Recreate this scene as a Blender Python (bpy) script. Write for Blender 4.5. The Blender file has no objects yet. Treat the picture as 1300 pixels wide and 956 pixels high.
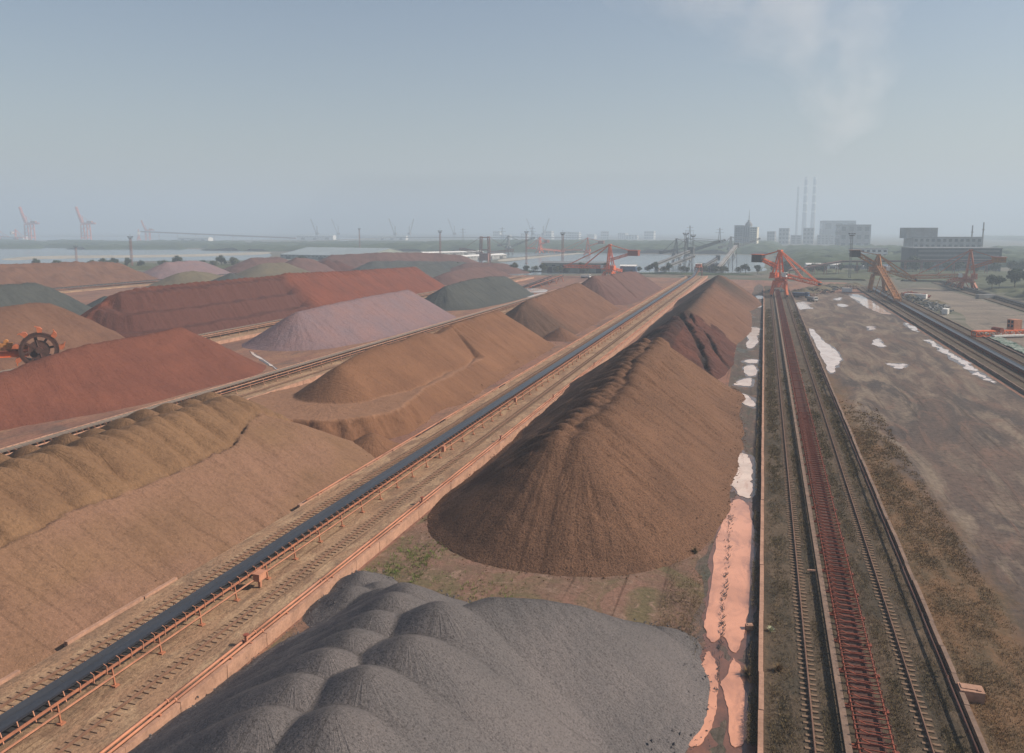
import bpy, bmesh, math, random
import numpy as np
from mathutils import Vector, Matrix
R = math.radians
random.seed(7)
SC = bpy.context.scene
COL = SC.collection

# ------------------------------------------------------------------ data (metres, y runs along the rails)
PUDDLES={
 'pink strip':[(-4.3, 104), (-3.9, 112), (-3.3, 117.5), (-2.0, 119.8), (-0.6, 117.2), (0.1, 110), (0.3, 100), (0.25, 90), (0.1, 83), (-0.3, 77.5), (-1.0, 74.2), (-2.2, 77), (-3.2, 75.6), (-4.1, 79), (-4.2, 86), (-4.25, 94)],
 'pink low l':[(-3.3, 73.7), (-2.5, 71.5), (-2.2, 66.9), (-2.3, 62.8), (-2.8, 59.9), (-4.1, 59.0), (-4.2, 63.9), (-4.1, 68.9), (-3.8, 72.1)],
 'pink low r':[(-1.1, 73.2), (-0.6, 71.4), (0.0, 67.6), (0.6, 62.0), (-0.7, 59.6), (-1.4, 64.8), (-2.0, 68.2), (-1.6, 70.4)],
 'pale upper':[(-5.3, 141.4), (-3.9, 146.6), (-1.8, 145.1), (-0.3, 140.0), (-0.1, 129.1), (-0.3, 121.1), (-1.8, 121.4), (-3.3, 125.6), (-4.9, 127.6), (-5.4, 133.6)],
 'pale b':[(-6.1, 157.7), (-4.7, 160.1), (-3.6, 155.4), (-4.8, 152.6), (-6.1, 153.4)],
 'pale c':[(-6.0, 199.9), (-3.6, 200.7), (-1.1, 194.7), (-0.5, 186.8), (-1.9, 187.2), (-4.1, 192.8)],
 'pale d':[(-5.9, 212.7), (-3.1, 221.7), (-1.5, 221.0), (-1.7, 211.7), (-3.9, 211.1)],
 'pale e':[(-3.7, 241.2), (-1.6, 244.8), (-0.4, 236.7), (-1.1, 227.3), (-3.2, 227.9)],
 'pale f':[(-9.5, 336.7), (-6.3, 343.3), (-0.6, 339.5), (-0.2, 321.3), (-1.3, 313.7), (-0.4, 300.3), (-2.3, 281.4), (-4.2, 284.7), (-4.0, 305.9), (-6.0, 319.4), (-8.7, 328.8)],
 'pale g':[(-4.4, 251.4), (-2.6, 255.1), (-0.5, 255.7), (-0.7, 249.5), (-3.0, 248.8)],
 'pale h':[(-4.1, 442.7), (-0.1, 448.7), (-0.1, 434.8), (-3.9, 429.2)],
 'pale i':[(-3.1, 507.3), (0.6, 508.5), (0.6, 490.8), (-2.5, 489.8)],
 'pond':[(19.0, 342.9), (20.7, 340.7), (21.1, 328.0), (21.8, 311.7), (22.7, 301.2), (24.0, 287.7), (24.9, 271.9), (23.6, 258.6), (21.9, 249.3), (20.3, 239.1), (19.1, 240.1), (19.1, 252.7), (19.1, 273.5), (19.1, 298.0), (18.8, 317.6)],
 'far a':[(18.5, 464.3), (23.5, 476.1), (26.4, 466.8), (23.7, 446.8), (25.6, 438.4), (20.6, 428.2), (18.3, 427.5), (18.2, 445.1)],
 'far pink':[(52.2, 537.2), (56.9, 538.7), (58.8, 514.8), (59.3, 482.2), (59.1, 448.9), (59.7, 420.3), (57.0, 415.7), (54.1, 426.4), (52.3, 455.8), (51.7, 495.6), (51.3, 518.4)],
 'far c':[(41.3, 503.5), (45.4, 510.6), (43.5, 493.1), (40.4, 492.1)],
 'far d':[(41.2, 466.6), (44.0, 457.9), (40.8, 447.7), (39.2, 456.3)],
 'far e':[(42.6, 358.6), (45.1, 359.4), (43.4, 347.8), (41.6, 347.3)],
 'far f':[(37.8, 260.1), (42.1, 259.9), (41.0, 255.2), (38.8, 251.7), (37.6, 255.6)],
 'far g':[(41.7, 320.2), (42.0, 311.5), (40.9, 298.8), (39.0, 298.2), (39.5, 310.7)],
 'right strip':[(58.5, 321.0), (60.0, 319.3), (59.9, 304.8), (59.8, 289.8), (60.4, 274.9), (60.1, 259.8), (60.0, 245.2), (59.6, 235.5), (59.0, 237.6), (57.8, 245.7), (57.6, 257.6), (57.4, 270.8), (57.6, 285.6), (57.7, 298.3), (57.3, 310.0)],
 'right st2':[(59.6, 378.9), (60.9, 367.3), (60.1, 347.8), (58.7, 350.0), (58.4, 366.5)],
 'left a':[(-155.1, 513.7), (-152.1, 530.0), (-138.4, 519.0), (-135.0, 498.5), (-145.8, 495.1)],
 'left b':[(-135.6, 465.7), (-133.3, 492.2), (-129.3, 521.8), (-125.9, 530.5), (-122.8, 502.3), (-126.1, 474.9), (-130.2, 455.5)],
 'violet streak':[(-159.4, 221.0), (-158.4, 221.3), (-137.7, 202.0), (-132.1, 195.3), (-136.8, 199.4)],
}
RIVER= [(-261.9, 632.1), (-217.8, 670.8), (-145.7, 734.0), (-61.7, 760.4), (-3.7, 808.3), (3.0, 934.4), (-0.8, 1131.0), (-10.1, 1261.9), (-35.5, 1354.7), (-119.2, 1307.0), (-217.2, 1366.3), (-287.8, 1344.1), (-304.8, 1169.4), (-308.9, 951.1), (-315.5, 855.3), (-327.8, 791.5)]
CAUSEWAY= [(-342.4, 1054.5), (-323.9, 1242.8), (-308.5, 1440.5), (-292.8, 1367.0), (-304.8, 1169.4), (-316.6, 975.0)]
INLET= [(-330.3, 895.4), (-352.0, 1083.9), (-314.2, 1466.8), (-360.2, 1681.5), (-458.4, 1512.2), (-474.1, 1285.7)]
LAGOON= [(-812.9, 554.3), (-829.3, 694.1), (-831.4, 726.5), (-795.6, 726.5), (-796.9, 772.8), (-779.0, 829.9), (-710.1, 879.2), (-665.3, 953.2), (-879.6, 1261.3), (-1289.0, 1468.2), (-1718.3, 1670.7), (-1966.4, 1651.1), (-2270.6, 1555.7)]
SAND= [(-1028.5, 871.6), (-1061.4, 970.4), (-986.2, 1034.9), (-906.2, 1103.6), (-872.8, 1263.4), (-788.1, 1140.6), (-826.1, 1005.7), (-888.8, 932.3), (-946.5, 864.9), (-954.6, 816.9)]
SEA= [(-1297.1, 1861.2), (-1245.9, 2144.8), (-1765.7, 3040.7), (-1972.5, 2831.8), (-2118.8, 2415.5), (-2874.7, 2415.7), (-3319.3, 2276.1), (-4315.6, 2960.5), (-3296.8, 3760.4), (-2149.7, 3867.8), (-1458.2, 2622.9), (-1176.6, 2025.4)]

# ------------------------------------------------------------------ noise
def _hash(ix, iy, seed):
    n = (ix.astype(np.int64) * 374761393 + iy.astype(np.int64) * 668265263 + seed * 1442695041) & 0xffffffff
    n = ((n ^ (n >> 13)) * 1274126177) & 0xffffffff
    n = n ^ (n >> 16)
    return (n & 0xffffff) / float(0xffffff)

def vnoise(x, y, seed=0):
    x = np.asarray(x, float); y = np.asarray(y, float)
    ix = np.floor(x); iy = np.floor(y)
    fx = x - ix; fy = y - iy
    fx = fx * fx * (3 - 2 * fx); fy = fy * fy * (3 - 2 * fy)
    a = _hash(ix, iy, seed); b = _hash(ix + 1, iy, seed)
    c = _hash(ix, iy + 1, seed); d = _hash(ix + 1, iy + 1, seed)
    return (a * (1 - fx) + b * fx) * (1 - fy) + (c * (1 - fx) + d * fx) * fy - 0.5

def fbm(x, y, seed=0, n=4):
    s = 0; a = 1.0
    for i in range(n):
        s = s + a * vnoise(x * 2 ** i, y * 2 ** i, seed + i * 17); a *= 0.5
    return s

# ------------------------------------------------------------------ materials
MATS = {}
def newmat(name):
    m = bpy.data.materials.new(name); m.use_nodes = True
    nt = m.node_tree
    b = nt.nodes['Principled BSDF']
    MATS[name] = m
    return m, nt, b

def nd(nt, t, **kw):
    n = nt.nodes.new(t)
    for k, v in kw.items():
        if k.startswith('i_'):
            n.inputs[k[2:].replace('_', ' ')].default_value = v
        else:
            setattr(n, k, v)
    return n

def ramp(nt, src, p0, p1):
    n = nd(nt, 'ShaderNodeMapRange'); n.inputs['From Min'].default_value = p0; n.inputs['From Max'].default_value = p1
    nt.links.new(src, n.inputs['Value']); return n.outputs['Result']

def mix(nt, fac, a, b, mode='MIX'):
    n = nd(nt, 'ShaderNodeMix', data_type='RGBA', blend_type=mode)
    if isinstance(fac, (int, float)): n.inputs[0].default_value = fac
    else: nt.links.new(fac, n.inputs[0])
    for s, i in ((a, 6), (b, 7)):
        if isinstance(s, tuple): n.inputs[i].default_value = (*s[:3], 1)
        else: nt.links.new(s, n.inputs[i])
    return n.outputs[2]

def noise(nt, vec, scale, detail=4, rough=0.55, dist=0.0):
    n = nd(nt, 'ShaderNodeTexNoise'); n.inputs['Scale'].default_value = scale
    n.inputs['Detail'].default_value = detail; n.inputs['Roughness'].default_value = rough
    n.inputs['Distortion'].default_value = dist
    nt.links.new(vec, n.inputs['Vector']); return n.outputs['Fac']

def mapping(nt, vec, sc, loc=(0, 0, 0)):
    n = nd(nt, 'ShaderNodeMapping'); n.inputs['Scale'].default_value = sc; n.inputs['Location'].default_value = loc
    nt.links.new(vec, n.inputs['Vector']); return n.outputs['Vector']

def bump(nt, b, h, dist, strength=1.0, prev=None):
    n = nd(nt, 'ShaderNodeBump'); n.inputs['Distance'].default_value = dist; n.inputs['Strength'].default_value = strength
    nt.links.new(h, n.inputs['Height'])
    if prev is not None: nt.links.new(prev, n.inputs['Normal'])
    nt.links.new(n.outputs['Normal'], b.inputs['Normal']); return n.outputs['Normal']

def ore_mat(name, c1, c2, ctint=None, grain=3.0, gcon=0.35, gb=0.12, streak=0.5, spk=None):
    """loose bulk ore: broad colour drift, runs down the slope, coarse grain"""
    m, nt, b = newmat(name)
    pos = nd(nt, 'ShaderNodeNewGeometry').outputs['Position']
    uv = nd(nt, 'ShaderNodeUVMap').outputs['UV']
    big = noise(nt, pos, 0.09, 5, 0.6)
    col = mix(nt, ramp(nt, big, 0.35, 0.65), c1, c2)
    if ctint is not None:
        at = nd(nt, 'ShaderNodeAttribute', attribute_name='tint')
        col = mix(nt, at.outputs['Fac'], col, ctint)
    st = noise(nt, mapping(nt, uv, (1.1, 0.08, 1)), 1.0, 5, 0.65)
    st2 = noise(nt, mapping(nt, uv, (3.2, 0.2, 1)), 1.0, 3, 0.6)
    dark = mix(nt, streak, (1, 1, 1), (0.55, 0.52, 0.5))
    col = mix(nt, ramp(nt, st, 0.5, 0.72), col, mix(nt, 1.0, col, dark, 'MULTIPLY'))
    lite = mix(nt, streak * 0.6, (1, 1, 1), (1.35, 1.3, 1.25))
    col = mix(nt, ramp(nt, st2, 0.55, 0.8), col, mix(nt, 1.0, col, lite, 'MULTIPLY'))
    g = noise(nt, pos, grain, 3, 0.8)
    g2 = noise(nt, pos, grain * 3.1, 2, 0.8)
    gd = mix(nt, gcon, (1, 1, 1), (0.25, 0.24, 0.24)); gl = mix(nt, gcon, (1, 1, 1), (2.2, 2.1, 2.0))
    col = mix(nt, ramp(nt, g, 0.52, 0.30), col, mix(nt, 1.0, col, gd, 'MULTIPLY'))
    col = mix(nt, ramp(nt, g2, 0.52, 0.75), col, mix(nt, 1.0, col, gl, 'MULTIPLY'))
    if spk:
        v = nd(nt, 'ShaderNodeTexVoronoi'); v.inputs['Scale'].default_value = grain * 0.9
        nt.links.new(pos, v.inputs['Vector'])
        col = mix(nt, ramp(nt, v.outputs['Distance'], 0.16, 0.05), col, spk)
    nt.links.new(col, b.inputs['Base Color'])
    b.inputs['Roughness'].default_value = 0.95
    b.inputs['Specular IOR Level'].default_value = 0.15
    n1 = bump(nt, b, st, 0.35, 0.6)
    n2 = bump(nt, b, noise(nt, pos, 0.9, 5, 0.65), 0.35, 0.7, n1)
    bump(nt, b, g, gb, 1.0, n2)
    return m

def plain(name, col, rough=0.7, var=0.25, scale=0.8, metal=0.0, bmp=0.0, col2=None, spec=0.3, stretch=(1, 1, 1)):
    """a surface with uneven colour; col2 = stain colour"""
    m, nt, b = newmat(name)
    tc = nd(nt, 'ShaderNodeTexCoord').outputs['Object']
    vec = mapping(nt, tc, stretch)
    n = noise(nt, vec, scale, 5, 0.65)
    c2 = col2 if col2 else tuple(c * (1 - var) for c in col)
    c = mix(nt, ramp(nt, n, 0.38, 0.66), col, c2)
    n2 = noise(nt, vec, scale * 7, 4, 0.7)
    c = mix(nt, ramp(nt, n2, 0.4, 0.75), c, mix(nt, 1.0, c, (0.72, 0.7, 0.68), 'MULTIPLY'))
    nt.links.new(c, b.inputs['Base Color'])
    b.inputs['Roughness'].default_value = rough; b.inputs['Metallic'].default_value = metal
    b.inputs['Specular IOR Level'].default_value = spec
    if bmp: bump(nt, b, n2, bmp, 0.8)
    return m

# ------------------------------------------------------------------ objects
def tag(o, label=None, cat=None, group=None, kind=None):
    if label: o['label'] = label
    if cat: o['category'] = cat
    if group: o['group'] = group
    if kind: o['kind'] = kind
    return o

def empty(name, loc=(0, 0, 0), rz=0.0, label=None, cat=None, group=None):
    o = bpy.data.objects.new(name, None); COL.objects.link(o)
    o.location = loc; o.rotation_euler = (0, 0, rz); o.empty_display_size = 0.5
    return tag(o, label, cat, group)

def link(name, me, mat, parent=None, smooth=False, loc=None):
    if mat is not None and not me.materials: me.materials.append(mat)
    if smooth: me.polygons.foreach_set('use_smooth', [True] * len(me.polygons))
    o = bpy.data.objects.new(name, me); COL.objects.link(o)
    if parent is not None: o.parent = parent
    if loc is not None: o.location = loc
    return o

def dup(o, parent=None, loc=None, rz=None, label=None, group=None):
    """copy a thing together with its parts and their sub-parts"""
    c = o.copy(); COL.objects.link(c); c.parent = parent
    if loc is not None: c.location = loc
    if rz is not None: c.rotation_euler = (0, 0, rz)
    if label: c['label'] = label
    if group: c['group'] = group
    for ch in list(o.children):
        dup(ch, c)
    return c

def V(*a): return Vector(a)

class MB:
    def __init__(s): s.v = []; s.f = []
    def add(s, vs, fs):
        k = len(s.v); s.v += [tuple(p) for p in vs]; s.f += [tuple(i + k for i in f) for f in fs]; return s
    def box(s, c, d, rz=0.0):
        cx, cy, cz = c; a, b, h = d[0] / 2, d[1] / 2, d[2] / 2
        co, si = math.cos(rz), math.sin(rz); vs = []
        for z in (-h, h):
            for x, y in ((-a, -b), (a, -b), (a, b), (-a, b)):
                vs.append((cx + x * co - y * si, cy + x * si + y * co, cz + z))
        return s.add(vs, [(3, 2, 1, 0), (4, 5, 6, 7), (0, 1, 5, 4), (1, 2, 6, 5), (2, 3, 7, 6), (3, 0, 4, 7)])
    def beam(s, p, q, w, h=None, upv=(0, 0, 1)):
        h = h or w; p = Vector(p); q = Vector(q); d = (q - p).normalized()
        u = Vector(upv)
        if abs(d.dot(u)) > 0.98: u = Vector((0, 1, 0))
        a = d.cross(u).normalized(); b = a.cross(d).normalized()
        vs = []
        for e in (p, q):
            for i, j in ((-1, -1), (1, -1), (1, 1), (-1, 1)):
                vs.append(e + a * (i * w / 2) + b * (j * h / 2))
        return s.add(vs, [(3, 2, 1, 0), (4, 5, 6, 7), (0, 1, 5, 4), (1, 2, 6, 5), (2, 3, 7, 6), (3, 0, 4, 7)])
    def tube(s, p, q, r, n=8, r2=None):
        r2 = r if r2 is None else r2
        p = Vector(p); q = Vector(q); d = (q - p).normalized()
        u = Vector((0, 0, 1)) if abs(d.z) < 0.95 else Vector((1, 0, 0))
        a = d.cross(u).normalized(); b = a.cross(d).normalized(); vs = []
        for e, rr in ((p, r), (q, r2)):
            for i in range(n):
                t = 2 * math.pi * i / n; vs.append(e + a * (rr * math.cos(t)) + b * (rr * math.sin(t)))
        fs = [(i, (i + 1) % n, n + (i + 1) % n, n + i) for i in range(n)]
        fs += [tuple(range(n - 1, -1, -1)), tuple(range(n, 2 * n))]
        return s.add(vs, fs)
    def truss(s, p, q, w, h, n, t, upv=(0, 0, 1)):
        """four-chord lattice girder from p to q"""
        p = Vector(p); q = Vector(q); d = (q - p).normalized(); u = Vector(upv)
        if abs(d.dot(u)) > 0.98: u = Vector((0, 1, 0))
        a = d.cross(u).normalized(); b = a.cross(d).normalized()
        cs = [a * (i * w / 2) + b * (j * h / 2) for i, j in ((-1, -1), (1, -1), (1, 1), (-1, 1))]
        for c in cs: s.beam(p + c, q + c, t)
        for k in range(n + 1):
            e = p + (q - p) * (k / n)
            for i in range(4): s.beam(e + cs[i], e + cs[(i + 1) % 4], t * 0.7)
            if k < n:
                e2 = p + (q - p) * ((k + 1) / n)
                for i in range(4):
                    j = (i + 1) % 4
                    if k % 2: s.beam(e + cs[i], e2 + cs[j], t * 0.6)
                    else: s.beam(e + cs[j], e2 + cs[i], t * 0.6)
        return s
    def mesh(s, name):
        me = bpy.data.meshes.new(name); me.from_pydata(s.v, [], s.f); me.update(); return me
    def build(s, name, mat, parent=None, smooth=False, loc=None):
        return link(name, s.mesh(name), mat, parent, smooth, loc)

def sheet(name, pts, z, mat, label=None, sub=0, rough=0.0, seed=1):
    """flat polygon; rough>0 wobbles its outline"""
    P = [Vector((x, y, 0)) for x, y in pts]
    if sub:
        Q = []
        n = len(P)
        for i in range(n):
            p0, p1, p2, p3 = P[i - 1], P[i], P[(i + 1) % n], P[(i + 2) % n]
            for k in range(sub):
                t = k / sub
                c = 0.5 * ((2 * p1) + (-p0 + p2) * t + (2 * p0 - 5 * p1 + 4 * p2 - p3) * t * t + (-p0 + 3 * p1 - 3 * p2 + p3) * t ** 3)
                dn = (p2 - p1); nn = Vector((-dn.y, dn.x, 0)); 
                if nn.length > 0: nn.normalize()
                w = rough * (0.8 * float(vnoise(np.array([i + t]) * 19, np.array([seed * 1.9]), seed)[0]) + float(vnoise(np.array([i + t]) * 2.3, np.array([seed * 7.7]), seed)[0]) * 2 + float(vnoise(np.array([i + t]) * 7, np.array([seed * 3.1]), seed)[0]))
                Q.append(c + nn * w)
        P = Q
    bm = bmesh.new()
    vs = [bm.verts.new((p.x, p.y, z)) for p in P]
    from mathutils.geometry import delaunay_2d_cdt
    bm.free(); bm = bmesh.new()
    n = len(P)
    vo, _e, fo = delaunay_2d_cdt([Vector((p.x, p.y)) for p in P], [], [list(range(n))], 1, 1e-5)[:3]
    vs = [bm.verts.new((v.x, v.y, z)) for v in vo]
    for t_ in fo:
        a_, b_, c_ = vo[t_[0]], vo[t_[1]], vo[t_[2]]
        if (b_ - a_).cross(c_ - a_) < 0: t_ = t_[::-1]
        try: bm.faces.new([vs[q] for q in t_])
        except ValueError: pass
    me = bpy.data.meshes.new(name); bm.to_mesh(me); bm.free()
    o = link(name, me, mat); tag(o, label, kind='structure'); return o

def grid_mesh(name, X, Y, Z, keep=None, uv=None, tint=None):
    ny, nx = X.shape
    co = np.stack([X, Y, Z], -1).reshape(-1, 3)
    idx = np.arange(nx * ny).reshape(ny, nx)
    q = np.stack([idx[:-1, :-1], idx[:-1, 1:], idx[1:, 1:], idx[1:, :-1]], -1).reshape(-1, 4)
    if keep is not None:
        k = keep.reshape(-1)
        q = q[k[q].any(1)]
        used = np.zeros(nx * ny, bool); used[q.reshape(-1)] = True
        remap = np.cumsum(used) - 1
        q = remap[q]; co = co[used]
        if uv is not None: uv = uv.reshape(-1, 2)[used]
        if tint is not None: tint = tint.reshape(-1)[used]
    else:
        if uv is not None: uv = uv.reshape(-1, 2)
        if tint is not None: tint = tint.reshape(-1)
    me = bpy.data.meshes.new(name)
    me.vertices.add(len(co)); me.vertices.foreach_set('co', co.astype(np.float32).reshape(-1))
    me.loops.add(len(q) * 4); me.loops.foreach_set('vertex_index', q.reshape(-1).astype(np.int32))
    me.polygons.add(len(q))
    me.polygons.foreach_set('loop_start', np.arange(0, len(q) * 4, 4, dtype=np.int32))
    me.polygons.foreach_set('loop_total', np.full(len(q), 4, dtype=np.int32))
    me.update(calc_edges=True); me.validate()
    me.polygons.foreach_set('use_smooth', [True] * len(q))
    if uv is not None:
        l = me.uv_layers.new(name='UVMap'); l.data.foreach_set('uv', uv[q.reshape(-1)].astype(np.float32).reshape(-1))
    if tint is not None:
        a = me.attributes.new('tint', 'FLOAT', 'POINT'); a.data.foreach_set('value', tint.astype(np.float32))
    return me

def ridge(pts, step=0.6, jit=0.15, hj=0.12, seed=3):
    """cones strung along a crest line: (x, y, h) knots"""
    rnd = random.Random(seed); out = []
    for (a, b) in zip(pts[:-1], pts[1:]):
        L = math.hypot(b[0] - a[0], b[1] - a[1]); n = max(1, int(L / step))
        for i in range(n):
            t = i / n
            out.append([a[k] + (b[k] - a[k]) * t for k in range(3)])
    out.append(list(pts[-1]))
    return [(x + rnd.uniform(-jit, jit), y, h + rnd.uniform(-hj, hj)) for x, y, h in out]

def pile(label, cones, mat, tan=0.7, res=0.5, rnd=0.8, wob=0.5, lump=0.25, strk=0.12, mod=None, box=None, seed=1, rocks=0, name='ore_pile', cat='ore pile', group='ore stockpiles in the yard'):
    C = np.array(cones, float)
    Rm = C[:, 2] / tan + 3
    if box is None:
        x0, x1 = (C[:, 0] - Rm).min(), (C[:, 0] + Rm).max(); y0, y1 = (C[:, 1] - Rm).min(), (C[:, 1] + Rm).max()
    else: x0, x1, y0, y1 = box
    xs = np.arange(x0, x1 + res, res); ys = np.arange(y0, y1 + res, res)
    X, Y = np.meshgrid(xs, ys)
    wx = X + wob * fbm(X / 7, Y / 7, seed, 3); wy = Y + wob * fbm(X / 7 + 9, Y / 7, seed + 5, 3)
    Z = np.full(X.shape, -9.0); B = np.zeros(X.shape, int)
    for i, (cx, cy, h) in enumerate(C):
        # only the rows this cone can reach
        r = Rm[i]; j0 = max(0, int((cy - r - y0) / res)); j1 = min(len(ys), int((cy + r - y0) / res) + 2)
        if j1 <= j0: continue
        sx = wx[j0:j1]; sy = wy[j0:j1]
        d = np.sqrt((sx - cx) ** 2 + (sy - cy) ** 2 + rnd * rnd) - rnd
        z = h - tan * d
        zz = Z[j0:j1]; m = z > zz; zz[m] = z[m]; B[j0:j1][m] = i
    dx = wx - C[B, 0]; dy = wy - C[B, 1]
    th = np.arctan2(dy, np.abs(dx) + 1e-3)
    U = C[B, 1] + 9 * th + np.sign(dx) * 50; W = np.hypot(dx, dy)
    up = np.clip(Z / 3, 0, 1)
    Z = Z + strk * up * (vnoise(U * 1.3, W * 0.10, seed + 2) + 0.6 * vnoise(U * 3.1, W * 0.2, seed + 3)) * np.clip(W / 4, 0, 1)
    Z = Z + lump * np.clip(Z / 2, 0, 1) * fbm(X / 5, Y / 5, seed + 8, 5)
    # the toe runs out a little
    Z = np.where(Z < 1.0, Z * 0.75 + 0.25 + 0.12 * vnoise(X * 1.5, Y * 1.5, seed), Z)
    Z = np.where(Z < 0.45, (Z - 0.45) * 1.0 + 0.45, Z)
    T = np.zeros(X.shape)
    if mod is not None: Z, T = mod(X, Y, Z, T)
    Zc = np.maximum(Z, -0.4)
    me = grid_mesh(name, X, Y, Zc, Z > 0.0, np.stack([U, W], -1), T)
    o = link(name, me, mat)
    if rocks:
        # lumps that rolled past the toe and lie on the lower slope
        rs = np.random.RandomState(seed); jj, ii = np.nonzero((Z > -.25) & (Z < 2.2)); wt = np.exp(-np.abs(Z[jj, ii]) * 1.6); wt /= wt.sum()
        pick = rs.choice(len(jj), rocks, p=wt); b = MB()
        for q in pick:
            px, py, pz = X[jj[q], ii[q]] + rs.randn() * .5, Y[jj[q], ii[q]] + rs.randn() * .5, max(Z[jj[q], ii[q]], .05)
            r = .05 + .13 * rs.rand() ** 3; a = rs.rand() * 3
            vs = [(px + r * k1 * rs.uniform(.7, 1.3), py + r * k2 * rs.uniform(.7, 1.3), pz + r * k3 * rs.uniform(.5, 1)) for k1, k2, k3 in ((1, 0, 0), (-1, 0, 0), (0, 1, 0), (0, -1, 0), (.1, .1, 1), (0, 0, -1))]
            b.add(vs, [(0, 2, 4), (2, 1, 4), (1, 3, 4), (3, 0, 4), (2, 0, 5), (1, 2, 5), (3, 1, 5), (0, 3, 5)])
        g_ = b.build('spilled_gravel', mat); tag(g_, kind='stuff')
    return tag(o, label, cat, group)

# ------------------------------------------------------------------ world, sun, camera
w = bpy.data.worlds.new('World'); SC.world = w; w.use_nodes = True
nt = w.node_tree; bg = nt.nodes['Background']
SUN_EL, SUN_AZ = R(37), R(15)          # azimuth measured from +X towards +Y
sd = Vector((math.cos(SUN_AZ) * math.cos(SUN_EL), math.sin(SUN_AZ) * math.cos(SUN_EL), math.sin(SUN_EL)))
sky = nt.nodes.new('ShaderNodeTexSky'); sky.sky_type = 'NISHITA'; sky.sun_disc = False
sky.sun_elevation = SUN_EL; sky.sun_rotation = math.atan2(sd.x, sd.y)
sky.air_density = 1.4; sky.dust_density = 1.2; sky.ozone_density = 1.0; sky.altitude = 0
tn = nt.nodes.new('ShaderNodeMix'); tn.data_type = 'RGBA'; tn.blend_type = 'MULTIPLY'; tn.inputs[0].default_value = 1.0
tn.inputs[7].default_value = (.99, .985, 1.07, 1)
nt.links.new(sky.outputs['Color'], tn.inputs[6]); nt.links.new(tn.outputs[2], bg.inputs['Color']); bg.inputs['Strength'].default_value = 0.06
L = bpy.data.lights.new('sun', 'SUN'); L.energy = 5.0; L.angle = R(0.6); L.color = (1.0, 0.86, 0.70)
lo = bpy.data.objects.new('sun', L); COL.objects.link(lo); lo.rotation_euler = sd.to_track_quat('Z', 'Y').to_euler()
cam = bpy.data.cameras.new('camera'); co = bpy.data.objects.new('camera', cam); COL.objects.link(co); SC.camera = co
cam.sensor_fit = 'HORIZONTAL'; cam.sensor_width = 36; cam.lens = 28.0; cam.shift_y = -45 / 1300
cam.clip_start = 0.5; cam.clip_end = 40000
co.location = (0, 0, 40)
co.rotation_euler = (R(90 - 7.94), 0, R(17.426))
SC.view_settings.view_transform = 'Standard'; SC.view_settings.look = 'None'
SC.view_settings.exposure = 0.52; SC.view_settings.gamma = 1.0
SC.render.engine = 'CYCLES'
try:
    SC.cycles.volume_bounces = 1; SC.cycles.max_bounces = 6; SC.cycles.diffuse_bounces = 3
    SC.cycles.volume_step_rate = 1.0; SC.cycles.use_denoising = True
except Exception: pass

# ------------------------------------------------------------------ ground materials
def ground_mat(name, cols, s1, s2, stretch=(1, 1, 1), rough=0.95, bmp=0.1, gr=1.6, warp=1.0, wet=None):
    m, nt, b = newmat(name)
    pos = nd(nt, 'ShaderNodeNewGeometry').outputs['Position']
    v = mapping(nt, pos, stretch)
    a = noise(nt, v, s1, 6, 0.62, warp); c = noise(nt, mapping(nt, v, (1, 1, 1), (31, 17, 5)), s2, 6, 0.65, warp)
    e = noise(nt, mapping(nt, pos, (1, 1, 1), (7, 3, 1)), gr, 5, 0.75)
    k = noise(nt, mapping(nt, v, (1, 1, 1), (77, -40, 9)), s1 * 2.7, 5, 0.7, warp)
    col = mix(nt, ramp(nt, a, 0.4, 0.6), cols[0], cols[1])
    col = mix(nt, ramp(nt, c, 0.46, 0.62), col, cols[2])
    if len(cols) > 3: col = mix(nt, ramp(nt, k, 0.54, 0.68), col, cols[3])
    col = mix(nt, ramp(nt, e, 0.5, 0.25), col, mix(nt, 1.0, col, (0.35, 0.33, 0.3), 'MULTIPLY'))
    rut = noise(nt, mapping(nt, pos, (1.1, .018, 1)), 1.0, 5, 0.75, 0.4)
    col = mix(nt, ramp(nt, rut, 0.56, 0.66), col, mix(nt, 1.0, col, (0.6, 0.57, 0.55), 'MULTIPLY'))
    col = mix(nt, ramp(nt, e, 0.55, 0.8), col, mix(nt, 1.0, col, (1.5, 1.45, 1.4), 'MULTIPLY'))
    nt.links.new(col, b.inputs['Base Color'])
    if wet:
        n = nd(nt, 'ShaderNodeMapRange'); n.inputs['From Min'].default_value = 0.5; n.inputs['From Max'].default_value = 0.66
        n.inputs['To Min'].default_value = rough; n.inputs['To Max'].default_value = wet
        nt.links.new(c, n.inputs['Value']); nt.links.new(n.outputs['Result'], b.inputs['Roughness'])
    else: b.inputs['Roughness'].default_value = rough
    b.inputs['Specular IOR Level'].default_value = 0.25
    n1 = bump(nt, b, k, bmp * 3, 0.6)
    bump(nt, b, e, bmp, 1.0, n1)
    return m

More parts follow.
